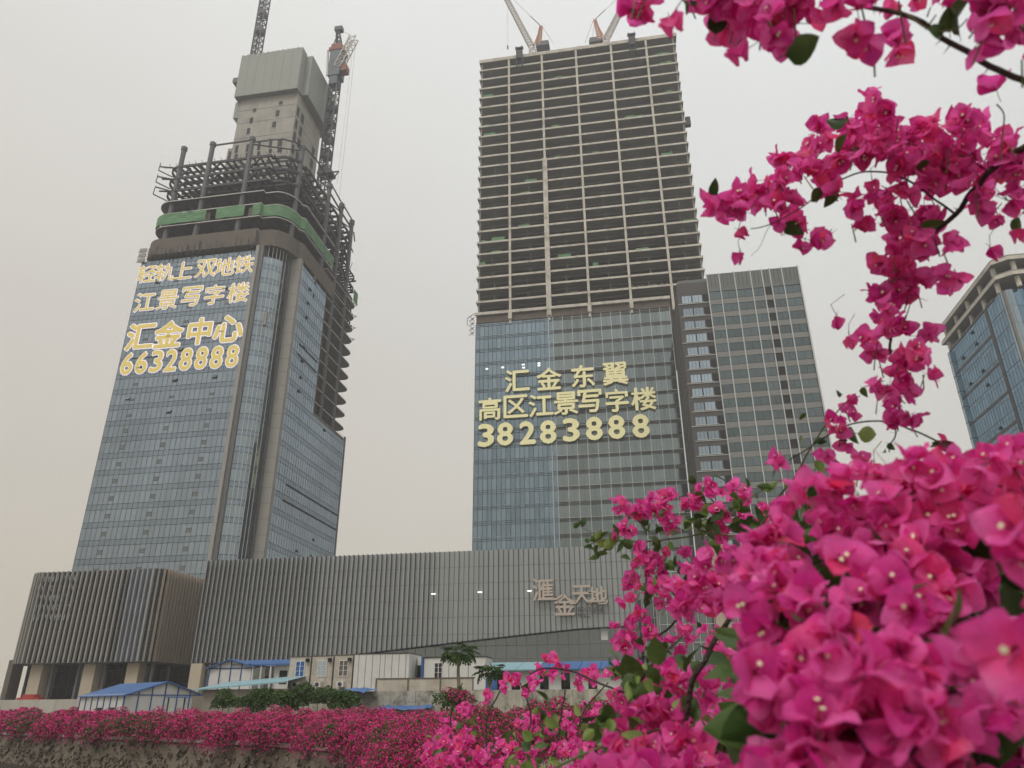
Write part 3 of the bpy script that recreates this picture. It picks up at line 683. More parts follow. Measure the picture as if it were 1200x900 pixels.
MB().box(-21.35, -19.85, YT-.2, YT-.13, 104.5, 163).build('thickened_column', M_conc2, TE)
for x in (EX0+.5, EX1-.9): MB().box(x, x+.45, YT+.5, YT+.95, 104, ztop-.6).build('edge_prop', M_conc, TE)
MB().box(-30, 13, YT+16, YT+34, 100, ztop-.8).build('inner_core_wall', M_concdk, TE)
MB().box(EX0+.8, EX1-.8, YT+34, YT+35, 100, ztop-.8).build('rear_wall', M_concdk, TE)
rr = random.Random(14); q = MB(); q2 = MB()
for i in range(1, 24):
    z = ztop - i*FE
    for c0, c1 in zip([EX0]+cols, cols+[EX1]):
        x = (c0+c1)/2 + rr.uniform(-.6, .6)
        if i > 11: q.box(x-.06, x+.06, YT+.6, YT+.72, z, z+2.2+rr.random()); 
        if i > 10 and rr.random() < .6: q2.box(x-.5, x+.3, YT+1, YT+1.8, z+.01, z+.5+rr.random()*.4)
        for k in range(4): xx = rr.uniform(c0+1, c1-1); q.box(xx-.05, xx+.05, YT+4, YT+4.1, z, z+3.2)
for k in range(60): x = rr.uniform(-18, 14); s = rr.uniform(.1, .35); q2.box(x, x+s*2, YT+.4, YT+1, 112.0, 112.1+s*2)
q3 = MB()
for k in range(26):
    i = rr.randrange(2, 23); z = ztop - i*FE; c0 = rr.choice([EX0+1]+[c+.8 for c in cols]); x = c0 + rr.uniform(0, 5); w_ = rr.uniform(.8, 4.5); q3.box(x, x+w_, YT+.5, YT+.56, z+.15, z+rr.uniform(.9, 1.7))
q3.build('floor_edge_screens', M_net, TE, kind='stuff')
q.build('floor_props', M_conc, TE, kind='stuff'); q2.build('stored_materials', M_brown, TE, kind='stuff')
for px, py in [(636, 352), (667, 349.5), (697.5, 346.5), (732, 343.5), (764, 340.5)]:
    p = onY(px, py, YT+6); MB().box(p.x-.55, p.x+.55, YT+5.8, YT+6.2, p.z-.12, p.z+.12).build('work_lamp', M_lamp, TE)
for px in (609, 740): # hoist frames clinging to the roof edge
    p = onY(px, 60 if px < 700 else 44, YT); q = MB()
    q.box(p.x-.95, p.x+.95, YT-1.5, YT-.2, p.z-4.6, p.z-1.0, 0)
    for s in (-1, 1):
        q.box(p.x+s*1.0-.09, p.x+s*1.0+.09, YT-1.6, YT-.25, p.z-8.5, p.z+.9, 0)
    q.box(p.x-1.4, p.x+1.4, YT-1.4, YT-.3, p.z+.2, p.z+.6, 0)
    q.build('hoist_frame', M_steel, TE)
MB().box(25.0, 26.6, YT+1, YT+2.4, 170.5, 173.8).build('hoist_frame', M_steel, TE)
# transfer floor: brown boarding over the glazing
MB().box(EX0-.3, GX1+.4, YT-.5, YT+.14, 107.0, 107.9).build('transfer_edge_beam', M_conc2, TE)
MB().box(EX0+.1, GX1+.3, YT+.2, YT+1.2, 104.6, 107.0).build('transfer_boarding', M_brown, TE)
for x in cols[:-1]: MB().box(x-.55, x+.55, YT-.55, YT+.19, 104.9, 107.0).build('column_stub', M_conc2, TE)
q = MB()
for k in range(8):
    z0 = 100.5 + (k//2)*1.6; q.beam((-44.6+(k % 2)*.7, YT-.3, z0), (-43.0, YT, z0+1.4), .13); q.beam((-43, YT-.2, z0), (-44.3, YT-.2, z0+1.5), .13)
q.beam((-45.2, YT, 106.5), (-42.8, YT, 108), .15); q.beam((-45.2, YT, 104), (-45.2, YT, 106.5), .15); q.build('corner_scaffold', M_steelc, TE, kind='stuff')
# glazing
MB().box(EX0+.3, GX1-.1, YT+.5, YT+41, 1.2, 104.6).build('building_body', M_concdk, TE)
lw = (-20.9 - EX0)/17; rw = 2.79; n_r = 12
me_gl = MB().box(-lw/2+.04, lw/2-.04, 0, .06, .05, 3.25).mesh('pane', M_glass2); me_gr = MB().box(-rw/2+.05, rw/2-.05, 0, .06, .05, 3.25).mesh('pane', M_glass2b)
rest_l = MB(); rest_r = MB(); spl = MB(); spr = MB(); ml = MB(); mw = MB(); n_obj = 0
RX0 = -19.6
for k in range(0, 25):
    zl = 104.3 - (k+1)*FE
    for i in range(n_r):
        x = RX0 + (i+.5)*rw; rot = Euler((rr.gauss(0, .004), 0, rr.gauss(0, .008))).to_matrix().to_4x4()
        if k < 15 and n_obj < 300: place('pane', me_gr, T((x, YT+.2, zl)) @ rot, TE); n_obj += 1
        else: rest_r.obox(T((x, YT+.23, zl+1.65)) @ rot, rw/2-.05, .03, 1.6)
        spr.box(x-rw/2+.05, x+rw/2-.05, YT+.2, YT+.26, zl+3.30, zl+FE-.04, 0)
        ml.box(x-.02, x+.02, YT+.15, YT+.27, zl, zl+FE)
    for i in range(17):
        x = EX0 + (i+.5)*lw; rot = Euler((rr.gauss(0, .004), 0, rr.gauss(0, .008))).to_matrix().to_4x4()
        if 8 <= k < 15 and n_obj < 300: place('pane', me_gl, T((x, YT+.2, zl)) @ rot, TE); n_obj += 1
        else: rest_l.obox(T((x, YT+.23, zl+1.65)) @ rot, lw/2-.04, .03, 1.6)
        spl.box(x-lw/2+.04, x+lw/2-.04, YT+.2, YT+.26, zl+3.30, zl+FE-.04)
    for z in (zl, zl+3.28, zl+3.75): ml.box(EX0, GX1, YT+.10, YT+.27, z-.035, z+.035)
    mw.box(RX0, GX1, YT+.02, YT+.1, zl-.05, zl+.05) if k % 2 else mw.box(EX0, -20.9, YT+.05, YT+.1, zl-.02, zl+.03)
for i in range(18): ml.box(EX0+i*lw-.045, EX0+i*lw+.045, YT+.08, YT+.27, 1.2, 104.5)
for i in range(n_r+1): x = RX0+i*rw; mw.box(x-.07, x+.07, YT-.1, YT+.26, 1.2, 104.5)
mw.box(-21.0, -20.8, YT-.1, YT+.26, 1.2, 104.5)
MB().box(-20.75, -19.7, YT+.25, YT+.3, 1.2, 104.5).build('blue_glass_strip', M_glass2, TE)
rest_l.build('other_blue_panes', M_glass2, TE, kind='stuff'); rest_r.build('other_green_panes', M_glass2b, TE, kind='stuff')
spl.build('blue_spandrels', M_glass2, TE, kind='stuff'); spr.build('brown_spandrels', M_spand2, TE, kind='stuff')
ml.build('dark_mullions', M_mull, TE, kind='stuff'); mw.build('white_mullions', M_mullw, TE, kind='stuff')
for px, py in [(570.5, 432), (589, 430.3), (613, 427), (613.5, 430.5), (631.5, 425.5), (631.5, 428)]:
    p = onY(px, py, YT); MB().box(p.x-.35, p.x+.35, YT+.12, YT+.19, p.z-.2, p.z+.2).build('lit_ceiling_lamp', M_lamp, TE)

# ------------------------------------------------------------------ annex: brick stair wing and white-ribbed block
AN = empty('office_block', (28, 177, 1.15), 'grey glazed block with white vertical ribs and dark brick wing right of central tower', 'building')
YA = 164.0; ax = [x*164/190 for x in (25.14, 28.59, 32.83, 37.23, 40.38, 42.54, 45.85, 50.22)]
FA = 3.552; AT = 98.36
MB().box(14.2, 21.6, YA+.1, YT+.9, 1.2, 96.5).build('brick_wing', M_brick, AN)
MB().box(14.6, 21.6, YA+.3, YT, 96.5, 97.4).build('wing_parapet', M_louv, AN)
MB().box(21.75, ax[-1]-.1, YA+.4, YA+24, 1.2, AT-.1).build('building_body', M_concdk, AN)
MB().box(ax[-1]-.1, ax[-1]+.25, YA-.2, YA+24, 1.2, AT+.1).build('end_wall', M_mullw, AN)
me_wc = {}
for i in range(7):
    a, b = ax[i], ax[i+1]; w = b-a
    me_w = MB().box(.12, w-.12, 0, .05, 0, 2.05).mesh('window_glass', M_glassA if i != 4 else M_black)
    mf = MB(); mf.box(.1, w-.1, -.10, .04, -.14, -.01); mf.box(.1, w-.1, -.06, .04, 2.06, 2.12)
    if i != 4: mf.box(w*.5-.03, w*.5+.03, -.03, .04, 0, 2.05)
    me_f = mf.mesh('window', M_mull)
    me_s = MB().box(.05, w-.05, 0, .25, 0, FA-2.2).mesh('spandrel_panel', M_panA)
    for r in range(27):
        zt = 93.3 - r*FA
        if zt < 4: break
        wo = place('window', me_f, T((a, YA+.12, zt-2.05)), AN)
        place('pane', me_w, T((a, YA+.14, zt-2.05)), wo)
        place('spandrel_panel', me_s, T((a, YA+.02, zt-FA+.0)), AN)
    nl = max(2, round(w/1.2)); q = MB(); q.box(a+.05, b-.05, YA+.03, YA+.3, 93.42, AT)
    for k in range(1, nl+1): x = a + w*k/(nl+1); q.box(x-.05, x+.05, YA-.04, YA+.02, 94.6, AT-.2, 1)
    q.build('attic_panel', [M_louv, M_mull], AN)
for x in ax: MB().box(x-.10, x+.10, YA-.35, YA+.015, 1.2, AT+.1).build('white_rib', M_mullw, AN)
me_bf = MB().box(-.05, 5.35, -.05, .02, -.1, 0, 1)
for x in (0, 2.35, 2.55, 4.9): me_bf.box(x, x+.1, -.04, .03, 0, 1.95, 0)
for x in (.75, 1.6, 3.2, 4.0): me_bf.box(x, x+.06, -.03, .03, 0, 1.95, 0)
me_bf = me_bf.mesh('window', [M_mull, M_mullw]); me_bp = MB().box(.1, 2.35, 0, .03, 0, 1.9).box(2.65, 4.9, 0, .03, 0, 1.9).mesh('pane', M_glassW)
me_bl = MB().box(0, 7.4, -.18, .02, -.08, .04).mesh('string_course', M_mullw); me_bd = MB().box(0, 1.3, -.02, .05, 0, 2.0).mesh('dark_recess', M_black)
for r in range(27):
    zt = 92.9 - r*FA
    if zt < 4: break
    wo = place('window', me_bf, T((15.1, YA+.05, zt-2.0)), AN); place('pane', me_bp, T((15.1, YA+.07, zt-2.0)), wo)
    if r % 1 == 0: place('string_course', me_bl, T((14.6 if r % 3 else 14.15, YA+.08, zt-2.35)), AN)
    place('dark_recess', me_bd, T((20.25, YA+.06, zt-2.0)), AN)
q = MB()
for z in np.arange(3, 96, 3.55):
    q.box(14.15, 14.19, YA+6, YT-4, z, z+.5)
q.build('side_brick_bands', M_louv, AN, kind='stuff')

# ------------------------------------------------------------------ right edge tower
TR = empty('office_tower', (97, 182, 1.15), 'blue glass tower at the right edge, two open concrete floors crowning it', 'tower')
RX, RY0, RY1 = 87.1, 165.0, 197.4; RTOP = 87.6; FR = 4.31
MB().box(RX+.3, 130, RY0+.3, RY1-.3, 1.2, RTOP).build('building_body', M_concdk, TR)
g = MB(); mk = MB(); gc = MB()
nr = int(RTOP/FR)
for k in range(nr+1):
    zt = RTOP - k*FR; zb = max(zt-FR+.06, 1.2)
    y = RY0 + 1.2
    while y < RY1-.5:
        y1 = min(y+1.45, RY1); g.quad((RX, y1-.03, zb), (RX, y+.03, zb), (RX, y+.03, zb+3.1), (RX, y1-.03, zb+3.1)); g.quad((RX, y1-.03, zb+3.16), (RX, y+.03, zb+3.16), (RX, y+.03, zt), (RX, y1-.03, zt)); y = y1
    x = RX+2.4
    while x < 128: g.quad((x+.03, RY0, zb), (x+1.5, RY0, zb), (x+1.5, RY0, zt), (x+.03, RY0, zt)); x += 1.53
    gc.quad((RX+.05, RY0+1.2, zb), (RX+1.2, RY0-.1, zb), (RX+1.2, RY0-.1, zt), (RX+.05, RY0+1.2, zt)); gc.quad((RX+1.25, RY0-.1, zb), (RX+2.3, RY0-.1, zb), (RX+2.3, RY0-.1, zt), (RX+1.25, RY0-.1, zt))
    mk.box(RX-.05, RX+.05, RY0+1.2, RY1, zt-.02, zt+.06); mk.box(RX+2.4, 129, RY0-.05, RY0+.05, zt-.02, zt+.06)
y = RY0+1.2
while y < RY1: mk.box(RX-.03, RX+.05, y-.03, y+.03, 1.2, RTOP); y += 1.45
g.build('side_panes', M_glassR, TR, kind='stuff'); gc.build('corner_panes', M_glassR2, TR, kind='stuff'); mk.build('mullions', M_mull, TR, kind='stuff')
bx('dark_vertical_recess', (RX-.12, RX+.1, 173.5, 174.6, 1.2, RTOP), M_mull, TR)
bx('dark_vertical_recess', (RX+4.6, RX+4.8, RY0-.12, RY0, 1.2, RTOP), M_mull, TR)
bx('rear_corner_strip', (RX-.7, RX+.1, RY1-1.0, RY1+.3, 1.2, RTOP-.6), M_glassR2, TR)
q = MB()
for z in np.arange(2, RTOP, FR): q.box(RX-.73, RX+.12, RY1-1.03, RY1+.32, z, z+.2)
q.build('rear_strip_transoms', M_mull, TR, kind='stuff')
for z in (80.7, 73.6, 66.2, 59.0, 51.6, 44.3, 37): bx('dark_floor_band', (RX-.10, RX+.08, 174.65, RY1-1.05, z-.35, z+.35), M_mull, TR)
bx('dark_floor_band', (RX-.15, RX+.08, 169, RY1, RTOP-.3, RTOP+.5), M_mull, TR)
for px, py in [(1138, 388), (1143, 401.5), (1127.5, 418), (1150.5, 433), (1136, 448), (1156, 449.5), (1171, 500)]:
    p = onX(px, py, RX-.1); place('hopper_window', MB().obox(Euler((0, radians(32), 0)).to_matrix().to_4x4() @ T((0, 0, -.4)), .03, .6, .45).box(.03, .1, -.6, .6, -.85, 0, 1).mesh('hopper_window', [M_glassR2, M_black]), T((RX-.05, p.y, p.z)), TR)
P0 = [(RX-.9, RY1+1.6), (RX-.9, RY0-.6), (RX+2.0, RY0-2.6), (135, RY0-2.6), (135, RY1+1.6)]
for z in (91.0, 95.0):
    MB().prism(P0, z-.9, z, 0, 1).build('concrete_floor_slab', [M_soff, M_conc2], TR)
    MB().prism([(x + (.25 if x < 100 else 0), y + (.3 if y < 180 else -.3)) for x, y in P0], z+.003, z+.5, 0).build('parapet_curb', M_conc, TR)
for y in (166.5, 174.2, 181.9, 189.6, 197.0):
    MB().tube([(RX+.2, y, RTOP), (RX+.2, y, 94.2)], .55, 8).build('round_column', M_conc2, TR)
for x in (90.5, 98, 106): MB().tube([(x, RY0-1.2, RTOP), (x, RY0-1.2, 94.2)], .55, 8).build('round_column', M_conc2, TR)
bx('inner_wall', (RX+4, 126, RY0+5, RY1-3, RTOP, 94.1), M_concdk, TR)

# ------------------------------------------------------------------ shopping mall podium
def joints(q, z0, z1, n, x0, x1, y, m): 
    for k in range(1, n): z = z0 + (z1-z0)*k/n; q.box(x0, x1, y-.02, y+.05, z-.03, z+.03, m)
PR = empty('mall_podium', (-43, 160, 1.15), 'long low grey ribbed mall block with a rising curved underside in front of both towers', 'building')
YP = 140.0; PX0, PX1 = -86.0, -1.2; PT = 27.6
def zbot(x):
    K = [(-86.2, 8.15), (-66.2, 8.2), (-51.2, 9.45), (-38, 10.7), (-23.7, 11.95), (-12, 12.9), (-1.2, 13.25)]
    for (a, za), (b, zb) in zip(K[:-1], K[1:]):
        if x <= b: t = max(0, (x-a)/(b-a)); return za + (zb-za)*t
    return K[-1][1]
NPB = 88; wb = (PX1-PX0)/NPB
for i in range(NPB):
    a = PX0 + i*wb; b = a+wb; za, zb_ = zbot(a), zbot(b)
    q = MB(); hs = [za] + [PT - 3.05*k for k in range(6, 0, -1) if PT-3.05*k > za+.6] + [PT]
    for z0, z1 in zip(hs[:-1], hs[1:]):
        q.box(a+.03, b-.03, YP, YP+.15, z0+.03, z1-.03)
    q.build('cladding_panel', M_panel, PR)
q = MB(); q.box(PX0, PX1, YP+.1, YP+.5, 14, PT-.05); 
for i in range(NPB): a = PX0+i*wb; q.box(a, a+wb, YP+.1, YP+.5, zbot(a)+.02, 14)
q.build('joint_backing', M_black, PR)
for i in range(0, NPB+1):
    x = PX0 + i*wb
    if True:
        d = .55 if x < -38 else (.38 if i % 2 == 0 else .22)
        if x < -62: d = .7
        MB().box(x-.05, x+.05, YP-d, YP-.005, zbot(x), PT+.02).box(x+.051, x+.075, YP-d, YP-.005, zbot(x), PT).build('vertical_fin', [M_fing], PR)
        if x < -30: MB().box(x-.075, x+.075, YP-d-.06, YP-d-.003, zbot(x), PT+.03).build('fin_cap', M_fingrey, PR)
q = MB()
for i in range(NPB): a = PX0+i*wb; q.box(a, a+wb, YP-.7, YP+.75, zbot(a)-.12, zbot(a)-.003)
q.box(PX0, PX1, YP+.2, YP+40, PT-.5, PT-.1); q.build('soffit_edge', M_mull, PR)
MB().box(PX0+.3, PX1-.2, YP+.8, YP+40, 1.2, PT-.6).build('building_body', M_concdk, PR)
for i in range(28): y = YP + .4 + i*.95; MB().box(PX0-.45, PX0+.1, y, y+.42, 8.2, PT).build('vertical_fin', M_finb, PR)
q = MB()                                   # glass screen under the swoop
q.box(-82, -1.4, YP+.55, YP+.65, 1.2, 13.9); q.build('ground_floor_glass', M_glassL, PR)
q = MB()
for x in np.arange(-80, -1.5, 1.9): q.box(x-.035, x+.035, YP+.47, YP+.545, 1.2, zbot(x)-.13)
for z, xa in ((8.0, -80), (10.3, -44), (5.5, -80)): q.box(xa, -1.5, YP+.46, YP+.545, z-.05, z+.05)
q.build('ground_floor_mullions', M_pierd, PR, kind='stuff')
for x in (-84.6,): MB().box(x-1.15, x+1.15, YP-1.2, YP+.4, 1.2, 8.0).build('stone_column', M_cream, PR)
MB().box(-82.6, -82.1, YP-.3, YP+.3, 1.2, 8).build('dark_column', M_pierd, PR)
for k, x in enumerate((-1.1, .1, 1.3, 2.4)): MB().box(x, x+.35, YP-.5+k*1.6, YP+.3+k*1.6, 8, PT+.3).build('end_fin', M_pierd if k % 2 == 0 else M_fin, PR)
for px, py in [(508, 696), (562.5, 694), (620.5, 692.5)]:
    p = onY(px, py, YP-.6); MB().box(p.x-.4, p.x+.4, YP-.75, YP-.6, p.z-.09, p.z+.09).build('lit_lamp', M_lamp, PR)
MB().box(-7.6, -6.4, YP+.38, YP+.45, 10.9, 13.0).build('banner', M_mullw, PR)
for px, ya, yb in ((840, 632, 668), (846, 712, 760)):
    a = onY(px, ya, 152); b = onY(px, yb, 152); MB().box(a.x-1.4, a.x+1.4, 152, 153.5, b.z, a.z).build('stone_panel', M_cream, PR)
MB().box(3.0, 60, 156, 156.4, 1.2, 25).build('rear_wing_wall', M_glassL, PR)
q = MB()
for k in range(38): q.box(3.2+k*1.5, 3.3+k*1.5, 155.8, 155.99, 1.2, 25)
for z in np.arange(4.5, 25, 3.4): q.box(3, 60, 155.85, 155.99, z, z+.12)
q.build('rear_wing_mullions', M_mullw, PR, kind='stuff')

PLd = empty('mall_pavilion', (-116, 158, 1.15), 'brown-grey pavilion with rounded corners and close vertical fins on tall cream columns, far left', 'building')
YL = 145.0; LX0, LX1, LY1 = -133.3, -99.2, 166.0; LZ0, LZ1 = 8.95, 27.6
def lplan(e=0):
    P = []
    for j in range(7): a = pi + (pi/2)*j/6; P.append((LX0+5.5 + (5.5+e)*cos(a), YL+5.5 + (5.5+e)*sin(a)))
    for j in range(5): a = -pi/2 + (pi/2)*j/4; P.append((LX1-2.5 + (2.5+e)*cos(a), YL+2.5 + (2.5+e)*sin(a)))
    P.append((LX1+e, LY1)); P.append((LX0-e, LY1)); return P
MB().prism(lplan(-.9), LZ0+.05, LZ1-.2).build('building_body', M_concdk, PLd)
MB().prism(lplan(-.02), LZ0-.15, LZ0+.02).build('soffit', M_mull, PLd)
gl = walk(lplan(-.6)[:-1], 1.1); q = MB(); qb = MB()
for a, b in zip(gl[:-1], gl[1:]):
    tgt = qb if -107.6 < a.x < -102.8 and a.y < 147 else q
    for z in np.arange(LZ0, LZ1-.1, 3.1): tgt.quad((a.x, a.y, z+.04), (b.x, b.y, z+.04), (b.x, b.y, min(z+3.06, LZ1)), (a.x, a.y, min(z+3.06, LZ1)))
q.build('back_glazing', M_glassP, PLd, kind='stuff'); qb.build('bright_glazing', M_glassB, PLd, kind='stuff')
fw = walk(lplan(0)[:-1], .2); acc = 0; last = fw[0]; nfin = 0
me_lf = MB().box(-.18, .18, -.55, 0, LZ0, LZ1).box(-.185, .185, -.56, -.53, LZ0+9.2, LZ0+9.3).mesh('vertical_fin', M_fin); me_lfb = MB().box(-.18, .18, -.55, 0, LZ0, LZ1).mesh('vertical_fin', M_finb)
me_lft = MB().box(-.07, .07, -.55, 0, LZ0, LZ1).mesh('vertical_fin', M_fin)
for i in range(1, len(fw)):
    acc += (fw[i]-fw[i-1]).length
    if acc >= 1.02:
        acc = 0; d = (fw[i]-fw[i-1]).normalized(); ang = math.atan2(d.y, d.x); side = fw[i].x > LX1-.6
        thin = -107.8 < fw[i].x < -102.6 and fw[i].y < 147
        place('vertical_fin', me_lft if thin else (me_lfb if side else me_lf), T((fw[i].x, fw[i].y, 0)) @ Matrix.Rotation(ang, 4, 'Z') @ T((0, .55, 0)), PLd)
for x in (-125.9, -113.6, -101.4 - 2.3, -97.0): MB().box(x-1.35, x+1.35, YL+2.0, YL+4.4, 1.2, LZ0-.16).build('stone_column', M_cream, PLd) if x != -97.0 else None
MB().box(-132.5, -98.5, YL+7.0, YL+7.2, 1.2, LZ0-.2).build('ground_floor_glass', M_glassP, PLd)
q = MB()
for x in np.arange(-132, -99, 2.05): q.box(x-.05, x+.05, YL+6.85, YL+6.99, 1.2, LZ0-.2)
for z in (4.4, 7.6): q.box(-132.5, -98.5, YL+6.84, YL+6.99, z-.05, z+.05)
q.build('ground_floor_mullions', M_mull, PLd, kind='stuff')
for x in (-123.2, -117.0, -111.0, -105.0, -100.2): MB().box(x-.28, x+.28, YL+3.2, YL+3.7, 1.2, LZ0-.16).build('steel_post', M_pierd, PLd)
MB().box(-135.6, -134.4, YL+5, YL+8, 1.2, LZ0+1).build('edge_pier', M_brown, PLd)
rz = random.Random(12); q = MB()
for r_ in range(5):
    for c_ in range(9):
        if rz.random() < .75:
            x = -128.4 + c_*1.02 + r_*.15; z = 26.6 - r_*2.0
            q.beam((x-.2, YL-.12, z), (x+.28, YL-.12, z-1.2), .16, .1); q.beam((x+.28, YL-.12, z), (x+.28, YL-.12, z-1.0*rz.random()-.3), .14, .1)
q.build('pale_sign_fragments', M_fingrey, PLd, kind='stuff')
# tiny red parked car behind the plinth
RC = empty('parked_car', (-110.5, 130, 1.15), 'red car half hidden behind the pale low wall at the far left', 'car')
MB().prism([(-113.2, 129), (-108.8, 129), (-108.8, 130.7), (-113.2, 130.7)], 1.3, 2.1).build('body', M_redcar, RC)
MB().obox(T((-111, 129.85, 2.35)), 1.2, .75, .28).build('roof', M_redcar, RC)
for x in (-112.4, -109.6): MB().tube([(x, 128.9, 1.5), (x, 129.1, 1.5)], .33, 10).build('wheel', M_black, RC)

# ------------------------------------------------------------------ sign lettering
_gl = {}
GN = 46
def glyph(ch):
    """ink of one character as a boolean grid, one em = GN cells, with a margin"""
    if ch in _gl: return _gl[ch]
    c = bpy.data.curves.new('glyph', 'FONT'); c.body = ch; c.size = 1.0; c.resolution_u = 4
    o = bpy.data.objects.new('glyph_tmp', c); COL.objects.link(o)
    dg = bpy.context.evaluated_depsgraph_get(); dg.update()
    me = bpy.data.meshes.new_from_object(o.evaluated_get(dg)); bpy.data.objects.remove(o); bpy.data.curves.remove(c)
    me.calc_loop_triangles(); v = np.array([t.co[:2] for t in me.vertices]); tr = np.array([t.vertices[:] for t in me.loop_triangles])
    bpy.data.meshes.remove(me)
    lo, hi = v.min(0), v.max(0); H = hi[1]-lo[1]; cell = H/GN; pad = 8
    nx = int(math.ceil((hi[0]-lo[0])/cell)) + 2*pad; ny = GN + 2*pad
    gx = lo[0] + (np.arange(nx)-pad+.5)*cell; gy = lo[1] + (np.arange(ny)-pad+.5)*cell
    X, Y = np.meshgrid(gx, gy); G = np.zeros((ny, nx), bool)
    for a, b, c_ in tr:
        A, B_, C_ = v[a], v[b], v[c_]
        d1 = (X-B_[0])*(A[1]-B_[1])-(A[0]-B_[0])*(Y-B_[1]); d2 = (X-C_[0])*(B_[1]-C_[1])-(B_[0]-C_[0])*(Y-C_[1]); d3 = (X-A[0])*(C_[1]-A[1])-(C_[0]-A[0])*(Y-A[1])
        neg = (d1 < 0) | (d2 < 0) | (d3 < 0); pos = (d1 > 0) | (d2 > 0) | (d3 > 0); G |= ~(neg & pos)
    _gl[ch] = G; return G
def dilate(G, r):
    out = G.copy(); R = int(math.ceil(r))
    for dy in range(-R, R+1):
        for dx in range(-R, R+1):
            if dx*dx+dy*dy <= r*r + .2: out |= np.roll(np.roll(G, dy, 0), dx, 1)
    return out
def letter(name, ch, cx, cz, y, h, mats, bold, depth, parent, w=None):
    """one character as a solid plate standing in the XZ plane, ink box centred on cx, cz, h tall"""
    G = dilate(glyph(ch), bold); ny, nx = G.shape; pad = 8
    s = h/GN; sx = s if w is None else w/(nx-2*pad)
    x0 = cx - nx*sx/2; z0 = cz - ny*s/2; q = MB()
    for r in range(ny):
        c = 0
        while c < nx:
            if G[r, c]:
                e = c
                while e < nx and G[r, e]: e += 1
                a, b, zz, z1 = x0+c*sx, x0+e*sx, z0+r*s, z0+(r+1)*s
                q.quad((a, y, zz), (b, y, zz), (b, y, z1), (a, y, z1), 0)
                q.quad((a, y+depth, zz), (a, y, zz), (a, y, z1), (a, y+depth, z1), 1); q.quad((b, y, zz), (b, y+depth, zz), (b, y+depth, z1), (b, y, z1), 1)
                for k in range(c, e):
                    if not G[r-1, k]: q.quad((x0+k*sx, y+depth, zz), (x0+(k+1)*sx, y+depth, zz), (x0+(k+1)*sx, y, zz), (x0+k*sx, y, zz), 1)
                c = e
            else: c += 1
    return q.build(name, mats, parent)
def sign(thing, rows_, Y, h, mats, bold, label, proj, w=None):
    pts = [onY(px, py, Y) for _, px, py in rows_]; c = sum(pts, Vector())/len(pts)
    t = empty(thing, c, label, 'sign', None)
    for (ch, _, _), p in zip(rows_, pts):
        letter('letter', ch, p.x, p.z, Y, h, [mats[0], mats[2]], bold, .12 if mats[1] else .3, t, w=w)
        if mats[1]: letter('letter_outline', ch, p.x, p.z, Y+.13, h, [mats[1], mats[1]], bold + .26*GN/h, .1, t, w=w)
    q = MB(); q.box(pts[0].x-2, pts[-1].x+2, Y+.32, Y+.4, min(p.z for p in pts)-h*.28, min(p.z for p in pts)-h*.25); q.box(pts[0].x-2, pts[-1].x+2, Y+.32, Y+.4, max(p.z for p in pts)+h*.25, max(p.z for p in pts)+h*.28)
    for p in pts: q.box(p.x-.06, p.x+.06, Y+.41, Y+proj, p.z-.06, p.z+.06)
    q.build('mounting_rails', M_mull, t, kind='stuff')
    return t
YSg = 160.2
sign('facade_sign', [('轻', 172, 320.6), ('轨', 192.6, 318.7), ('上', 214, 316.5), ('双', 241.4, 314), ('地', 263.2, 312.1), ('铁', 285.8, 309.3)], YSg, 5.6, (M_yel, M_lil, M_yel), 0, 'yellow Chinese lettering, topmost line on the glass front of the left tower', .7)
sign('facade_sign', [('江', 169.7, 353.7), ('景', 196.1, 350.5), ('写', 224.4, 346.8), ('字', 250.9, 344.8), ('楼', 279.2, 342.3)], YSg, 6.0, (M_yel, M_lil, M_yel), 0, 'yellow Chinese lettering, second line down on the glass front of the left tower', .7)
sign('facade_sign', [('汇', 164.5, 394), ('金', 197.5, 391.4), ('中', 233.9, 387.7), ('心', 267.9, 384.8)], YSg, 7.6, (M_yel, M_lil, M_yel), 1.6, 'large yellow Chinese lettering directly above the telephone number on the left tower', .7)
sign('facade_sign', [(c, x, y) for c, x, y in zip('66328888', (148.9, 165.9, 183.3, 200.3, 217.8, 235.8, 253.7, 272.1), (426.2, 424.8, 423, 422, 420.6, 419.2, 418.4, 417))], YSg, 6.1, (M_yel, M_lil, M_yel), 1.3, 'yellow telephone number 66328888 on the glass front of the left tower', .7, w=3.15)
YSe = 189.3
sign('facade_sign', [('汇', 606, 446), ('金', 643.4, 443.6), ('东', 683.4, 440.6), ('翼', 721.4, 437.6)], YSe, 6.6, (M_pyel, None, M_dkside), 1.3, 'pale yellow Chinese lettering, topmost line on the central tower glass', .9)
sign('facade_sign', [('高', 574, 479), ('区', 604.6, 476), ('江', 634, 475), ('景', 663, 472.4), ('写', 691.4, 469.6), ('字', 723, 469), ('楼', 754.6, 467)], YSe, 6.5, (M_pyel, None, M_dkside), 1.3, 'pale yellow Chinese lettering, middle line on the central tower glass', .9)
sign('facade_sign', [(c, x, y) for c, x, y in zip('38283888', (569.6, 592, 618, 642.4, 669.4, 696.4, 722.6, 751), (510, 508.4, 507, 506, 503.6, 502, 500.4, 499))], YSe, 6.2, (M_pyel, None, M_dkside), 2.0, 'pale yellow telephone number 38283888 on the central tower glass', .9, w=4.0)
YSm = YP - 1.1
ms = empty('mall_sign', onY(665, 700, YSm), 'beige metal Chinese lettering with small English words on the grey mall front', 'sign')
